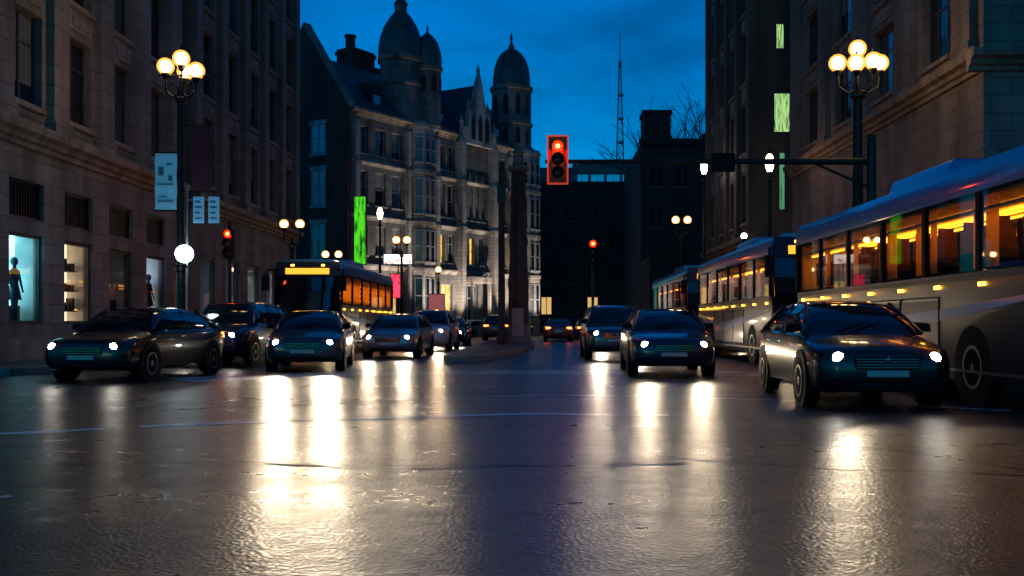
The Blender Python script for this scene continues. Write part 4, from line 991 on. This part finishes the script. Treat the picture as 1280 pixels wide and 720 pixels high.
def car(kind, x, y, rz, paint, lights, label, group='cars in the street', power=1., base=0.):
    P = SED if kind == 'sedan' else SUV
    if kind not in used: o = P; used[kind] = 1; lst = None
    else: o = copy_tree(P)
    o.location = (x, y, base); o.rotation_euler = (0, 0, rz)
    tag(o, label, 'car', group)
    o.name = 'car' if lights else 'parked_car'
    for c in o.children:
        n_ = c.name.split('.')[0]
        if n_ in ('body', 'roof'): setm(c, PAINTS[paint])
        if n_ == 'headlight':
            for l in c.children: setm(l, {'head': HEAD, 'warm': HEADW}.get(lights, HEADOFF))
            if lights in ('head', 'warm'): setm(c, HEADCOV)
        if n_ == 'tail_light': setm(c, TAIL if lights else TAILOFF)
    if lights in ('head', 'warm'):
        for s_ in (-.55, .55):
            ld = bpy.data.lights.new('headlight_beam', 'SPOT'); ld.energy = 260*power; ld.spot_size = R(38); ld.spot_blend = 1.; ld.shadow_soft_size = .06
            ld.color = (1, .80, .54) if lights == 'head' else (1, .68, .36)
            lo = bpy.data.objects.new('headlight_beam', ld); COL.objects.link(lo); lo.parent = o; lo.location = (s_, -.12, .66+(.14 if kind == 'suv' else 0)); lo.rotation_euler = (R(85), 0, R(180))
    return o
R0 = 0
cg = 'cars in the left carriageway'; 
car('sedan', -8.5, 18.6, R(-6), 'black', 'head', 'dark car with bright headlights below the cyan shop window', cg, .5)
car('suv', -8.4, 25.4, R(-3), 'navy', 'head', 'dark blue tall car with headlights under the blue banner', cg, .5)
car('sedan', -5.35, 22.8, R(7), 'grey', 'head', 'grey car with brightest headlights left of the island', cg, 2.6)
car('sedan', -4.7, 31.5, R(-2), 'silver', 'head', 'silver car with headlights beside the coach front', cg)
car('suv', -4.5, 40.5, R(-2), 'white', 'warm', 'white tall car with warm headlights passing the coach', cg)
car('sedan', -4.4, 49.5, 0, 'black', 'head', 'black car with headlights farthest back left of island', cg)
cr_ = 'cars in the right carriageway'
car('sedan', 4.45, 12.6, R(-3), 'black', 'head', 'large black car with headlights in front of the nearest coach', cr_, .28)
car('sedan', 2.85, 20.5, R(-2), 'navy', 'warm', 'dark blue car with warm headlights right of the road centre', cr_, .2)
car('suv', 2.45, 30, R(0), 'grey', 'head', 'grey tall car with headlights beyond the dark blue car', cr_, .5)
car('sedan', 3.2, 40, R(0), 'white', 'head', 'white car with headlights further up the right carriageway', cr_)
car('sedan', 1.4, 66, R(180), 'red', 'tail', 'dark red car driving off with glowing tail lights', 'cars driving away')
car('sedan', 3.6, 72, R(180), 'grey', 'tail', 'grey car driving off under the far red signal', 'cars driving away')
car('suv', -2.6, 70, R(180), 'black', 'tail', 'black tall car driving off behind the stone monument', 'cars driving away')
car('sedan', -5.6, 69, R(165), 'navy', 'tail', 'dark blue car driving off in front of the hall portal', 'cars driving away')
car('sedan', -8.2, 66.5, R(150), 'grey', 'tail', 'grey car with tail lights near the red neon sign', 'cars driving away')
pk = 'unlit cars parked at the kerb'
car('sedan', -9.1, 34, 0, 'silver', None, 'unlit silver car parked at the left kerb beside the coach', pk) if False else None
car('suv', -7.3, 78.5, R(146), 'grey', None, 'unlit grey tall car parked before the gothic hall', pk)
car('sedan', -3.9, 84.0, R(150), 'silver', None, 'unlit silver car parked near the right hand stone bay', pk)

# ------------------------------------------------------------------ coaches
CB = mat('coach_paint', (.008, .014, .03), .4, .1, var=.05, coat=.25, spec=.3)
CBL = mat('coach_roof_blue', (.03, .20, .45), .3, .2, var=.1, coat=.8)
STRIP = emit('amber_cabin_strip', (1., .34, .015), 9)
SEAT = mat('seat_fabric', (.09, .03, .02), .9)
CAB = mat('cabin_lining', (.65, .5, .32), .6)
DEST = emit('destination_amber', (1., .42, .03), 1.6)
CURT, t_, b_ = nt('coach_curtain'); b_.inputs['Base Color'].default_value = (.7, .42, .16, 1); b_.inputs['Roughness'].default_value = .9
tl_ = t_.nodes.new('ShaderNodeBsdfTranslucent'); tl_.inputs[0].default_value = (.75, .42, .14, 1); ms_ = t_.nodes.new('ShaderNodeMixShader'); ms_.inputs[0].default_value = .6
t_.links.new(b_.outputs[0], ms_.inputs[1]); t_.links.new(tl_.outputs[0], ms_.inputs[2]); t_.links.new(ms_.outputs[0], t_.nodes['Material Output'].inputs[0])
def coach():
    """nose at y=0 facing -Y, x centred"""
    E = empty('coach'); L, W, H = 12., 1.25, 3.5
    # lower body
    b = MB()
    def sec(y, w, zb, zt): return [(-w+.06, y, zb), (w-.06, y, zb), (w, y, zb+.12), (w, y, zt), (-w, y, zt), (-w, y, zb+.12)]
    b.loft([sec(.0, W-.10, .34, 1.25), sec(.10, W-.02, .30, 1.35), sec(.35, W, .28, 1.82), sec(L-.2, W, .3, 1.82), sec(L, W-.06, .36, 1.82)]); b.build('body', CB, E, 35)
    b = MB()
    b.box(-W+.05, W-.05, .4, L-.08, 1.825, 1.87); b.build('cabin_floor', DARKINT, E)
    # roof shell
    b = MB(); b.loft([[(x, y, z) for x, z in ((-W, 2.92), (W, 2.92), (W, 3.16), (W-.1, 3.36), (W-.4, 3.47), (-W+.4, 3.47), (-W+.1, 3.36), (-W, 3.16))] for y in (.42, L-.02)])
    b.build('roof', CBL, E, 35)
    b = MB(); b.loft([[(x, y, z) for x, z in ((-.8, 3.46), (.8, 3.46), (.7, 3.72), (-.7, 3.72))] for y in (4.5, 7.2)]); b.build('air_conditioner', CBL, E, bevel=.04)
    # pillars
    b = MB(); ys = [.55]+[.55+1.9*k for k in range(1, 7)]+[L-.1]
    for y in ys:
        for s_ in (-1, 1): q = MB(); q.box(min(s_*W, s_*(W-.07)), max(s_*W, s_*(W-.07)), y-.06, y+.06, 1.82, 2.92); q.build('pillar', BLACKP, E)
    b.box(-W+.02, W-.02, L-.1, L-.02, 1.82, 2.92); b.build('rear_panel', BLACKP, E)
    # side glass
    for y0, y1 in zip(ys, ys[1:]):
        for s_ in (-1, 1):
            x_ = s_*(W-.025); b = MB(); b.box(min(x_, x_-s_*.01), max(x_, x_-s_*.01), y0+.06, y1-.06, 1.83, 2.915); b.build('side_window', COACHGL, E)
    # windscreen and front mask
    b = MB(); b.loft([[(-W+.06, .05, 1.2), (W-.06, .05, 1.2), (W-.06, .09, 1.2), (-W+.06, .09, 1.2)], [(-W+.06, .36, 2.85), (W-.06, .36, 2.85), (W-.06, .40, 2.85), (-W+.06, .40, 2.85)]]); b.build('windscreen', CARGL, E)
    b = MB(); b.loft([[(-W+.02, .30, 2.85), (W-.02, .30, 2.85), (W-.02, .5, 2.85), (-W+.02, .5, 2.85)], [(-W+.1, .42, 3.38), (W-.1, .42, 3.38), (W-.1, .6, 3.38), (-W+.1, .6, 3.38)]]); mk = b.build('front_mask', CB, E)
    b = MB(); b.box(-.8, .8, .30, .34, 2.92, 3.14); b.build('destination_display', DEST, E)
    # curtains drawn part of the way over every window
    for i_, (y0, y1) in enumerate(zip(ys, ys[1:])):
        for s_ in (-1, 1):
            fr = (.34, .22, .40, .28, .36, .3, .3)[i_] if s_ < 0 else .75
            for (a, c_) in ((y0+.07, y0+.07+(y1-y0)*fr*.6), (y1-.07-(y1-y0)*fr*.6, y1-.07)):
                q = MB(); n_ = max(6, int((c_-a)/.045)); x_ = s_*(W-.09)
                q.loft([[(x_+.018*(k % 2), a+(c_-a)*k/n_, z) for k in range(n_+1)] for z in (1.84, 2.9)], cap=False, closed=False); q.build('curtain', CURT, E)
    # interior
    b = MB(); b.box(-W+.1, W-.1, .8, L-.15, 2.86, 2.90)
    for s_ in (-1, 1): b.box(min(s_*.75, s_*(W-.08)), max(s_*.75, s_*(W-.08)), .9, L-.3, 2.66, 2.7)
    b.box(-W+.1, W-.1, L-.2, L-.16, 1.88, 2.86); b.build('cabin_lining', CAB, E)
    for x_, z_ in ((-.95, 2.64), (.95, 2.64), (-.5, 2.845), (.5, 2.845), (-.15, 2.845), (.15, 2.845), (1.1, 2.45), (1.1, 2.25), (1.1, 2.05)):
        b = MB(); b.box(x_-.035, x_+.035, 1., L-.4, z_-.02, z_); b.build('cabin_light', STRIP, E)
    k = 0
    for i in range(11):
        y = 1.6+i*.93
        for x_ in (-.85, -.42, .42, .85):
            b = MB(); b.loft([[(x_+q*.19, y+yy+.05*(z-1.9), z) for q, yy in ((-1, 0), (1, 0), (1, .1), (-1, .1))] for z in (1.95, 2.45)]); b.box(x_-.11, x_+.11, y+.03, y+.11, 2.45, 2.6); b.box(x_-.19, x_+.19, y-.42, y, 2.0, 2.12)
            b.build('seat', SEAT, E)
    # doors, hatches, trims on both sides
    for s_ in (-1, 1):
        b = MB(); x_ = s_*W
        def sb(y0, y1, z0, z1, o_=.012): b.box(min(x_, x_+s_*o_), max(x_, x_+s_*o_), y0, y1, z0, z1)
        for y0 in (3.75, 5.35, 6.95): sb(y0, y0+1.5, .55, 1.45, .008)
        sb(.45, L-.2, 1.72, 1.78, .02); sb(.45, L-.2, .42, .46, .02); b.build('hatch', CB, E)
        b = MB()
        for y0 in (3.72, 5.3, 6.9, 8.5): sb(y0, y0+.03, .5, 1.5, .014)
        sb(3.72, 8.5, 1.49, 1.51, .014)
        b.build('panel_seam', BLACKP, E); b = MB(); sb(10.88, 11.72, .66, 1.34, .01)
        for k in range(9): sb(10.9, 11.7, .7+k*.07, .73+k*.07, .022)
        b.build('engine_vent', BLACKP, E)
        b = MB(); b.loft([[(x_+s_*.010, y, z) for y, z in ((.5, 1.50), (4., 1.30), (8., 1.10), (11.8, 1.52), (11.8, 1.28), (8., .82), (4., 1.12), (.5, 1.44))], [(x_, y, z) for y, z in ((.5, 1.50), (4., 1.30), (8., 1.10), (11.8, 1.52), (11.8, 1.28), (8., .82), (4., 1.12), (.5, 1.44))]]); b.build('livery_stripe', CBL, E)
        for i in range(8):
            b = MB(); y = .7+i*1.5; b.box(min(x_, x_+s_*.03), max(x_, x_+s_*.03), y, y+.16, 1.62, 1.67); b.build('marker_light', AMB, E)
    for y in (2.6, 9.2, 10.3):
        for s_ in (-1, 1):
            b = MB(); T_ = Matrix.Translation((s_*(W-.15), y, .5)) @ Matrix.Rotation(R(90)*s_, 4, 'Y'); b.T = T_
            b.lathe([(.28, -.14), (.47, -.14), (.5, -.08), (.5, .08), (.47, .14), (.3, .155)], n=28); wo = b.build('wheel', RUBBER, E, 40)
            b = MB(); b.T = T_; b.lathe([(.3, .1), (.31, .158), (.26, .158), (.2, .06), (.1, .06), (.09, .15), (.01, .16)], n=24); b.build('rim', RIM, wo, 40)
            b = MB(); b.T = T_; b.lathe([(.58, .04), (.58, .152)], n=28); b.build('wheel_arch', BLACKP, E)
    for s_ in (-1, 1):
        b = MB(); b.box(min(s_*.62, s_*1.04), max(s_*.62, s_*1.04), -.02, .08, .62, .80); h = b.build('headlight', HEADOFF, E, bevel=.02)
        b = MB(); b.T = Matrix.Translation((s_*.9, -.025, .71)) @ Matrix.Rotation(R(90), 4, 'X'); b.lathe([(.075, 0), (.07, .02), (.005, .03)], n=16); b.build('lamp', HEADW, h, 60)
        b = MB(); b.path([(s_*(W-.15), .35, 3.1), (s_*(W+.12), .05, 3.05), (s_*(W+.15), -.15, 2.8)], .03, 8); b.box(min(s_*(W+.03), s_*(W+.27)), max(s_*(W+.03), s_*(W+.27)), -.2, -.08, 2.3, 2.85); b.build('mirror', BLACKP, E)
        b = MB(); b.box(min(s_*.95, s_*1.12), max(s_*.95, s_*1.12), L-.02, L+.02, .8, 1.4); b.build('tail_light', TAIL, E)
        b = MB(); b.box(min(s_*.5, s_*.62), max(s_*.5, s_*.62), .38, .42, 3.22, 3.28); b.build('marker_light', AMB, E)
        b = MB(); b.path([(s_*.1, .02, 1.24), (s_*.5, .1, 1.5), (s_*.75, .16, 1.85)], .012, 6); b.build('wiper', BLACKP, E)
    b = MB(); b.box(-.26, .26, -.03, -.005, .42, .52); b.build('number_plate', PLATE, E)
    b = MB(); b.box(-.55, .55, -.015, .02, .85, 1.05); b.build('grille', BLACKP, E)
    return E
CO = coach()
def put(o, x, y, rz, label):
    o.location = (x, y, 0); o.rotation_euler = (0, 0, rz); tag(o, label, 'coach', 'coaches with amber lit cabins')
    for s_ in (-.85, .85):
        ld = bpy.data.lights.new('headlight_beam', 'SPOT'); ld.energy = 25; ld.spot_size = R(38); ld.spot_blend = 1.; ld.shadow_soft_size = .07; ld.color = (1, .72, .42)
        lo = bpy.data.objects.new('headlight_beam', ld); COL.objects.link(lo); lo.parent = o; lo.location = (s_, -.12, .7); lo.rotation_euler = (R(85), 0, R(180))
spots = [(7.3, 11.2, 0, 'nearest coach with amber lit windows at the right edge'), (7.35, 25.5, 0, 'second coach with amber lit windows behind the nearest one'),
         (7.3, 39.8, 0, 'third coach with amber lit windows furthest up the right side'), (-8.35, 36.0, R(-1), 'lone coach with amber lit windows on the left side')]
cps = [copy_tree(CO) for _ in spots[1:]]
for o, s in zip([CO]+cps, spots): put(o, *s)

# ------------------------------------------------------------------ camera and settings
cd = bpy.data.cameras.new('camera'); cam = bpy.data.objects.new('camera', cd); COL.objects.link(cam)
cam.location = (0, 0, 1.1); cam.rotation_euler = (R(90), 0, 0); cd.lens = 1244/1280*36; cd.sensor_width = 36
cd.shift_x = -30/1280; cd.shift_y = 45/1280; cd.clip_end = 3000; cd.clip_start = .05
scn.camera = cam
scn.view_settings.view_transform = 'Standard'; scn.view_settings.look = 'None'; scn.view_settings.exposure = 0; scn.view_settings.gamma = 1
scn.render.engine = 'CYCLES'
c = scn.cycles; c.use_denoising = True; c.max_bounces = 5; c.diffuse_bounces = 2; c.glossy_bounces = 3; c.transmission_bounces = 4; c.transparent_max_bounces = 12
c.sample_clamp_indirect = 3; c.caustics_reflective = False; c.caustics_refractive = False
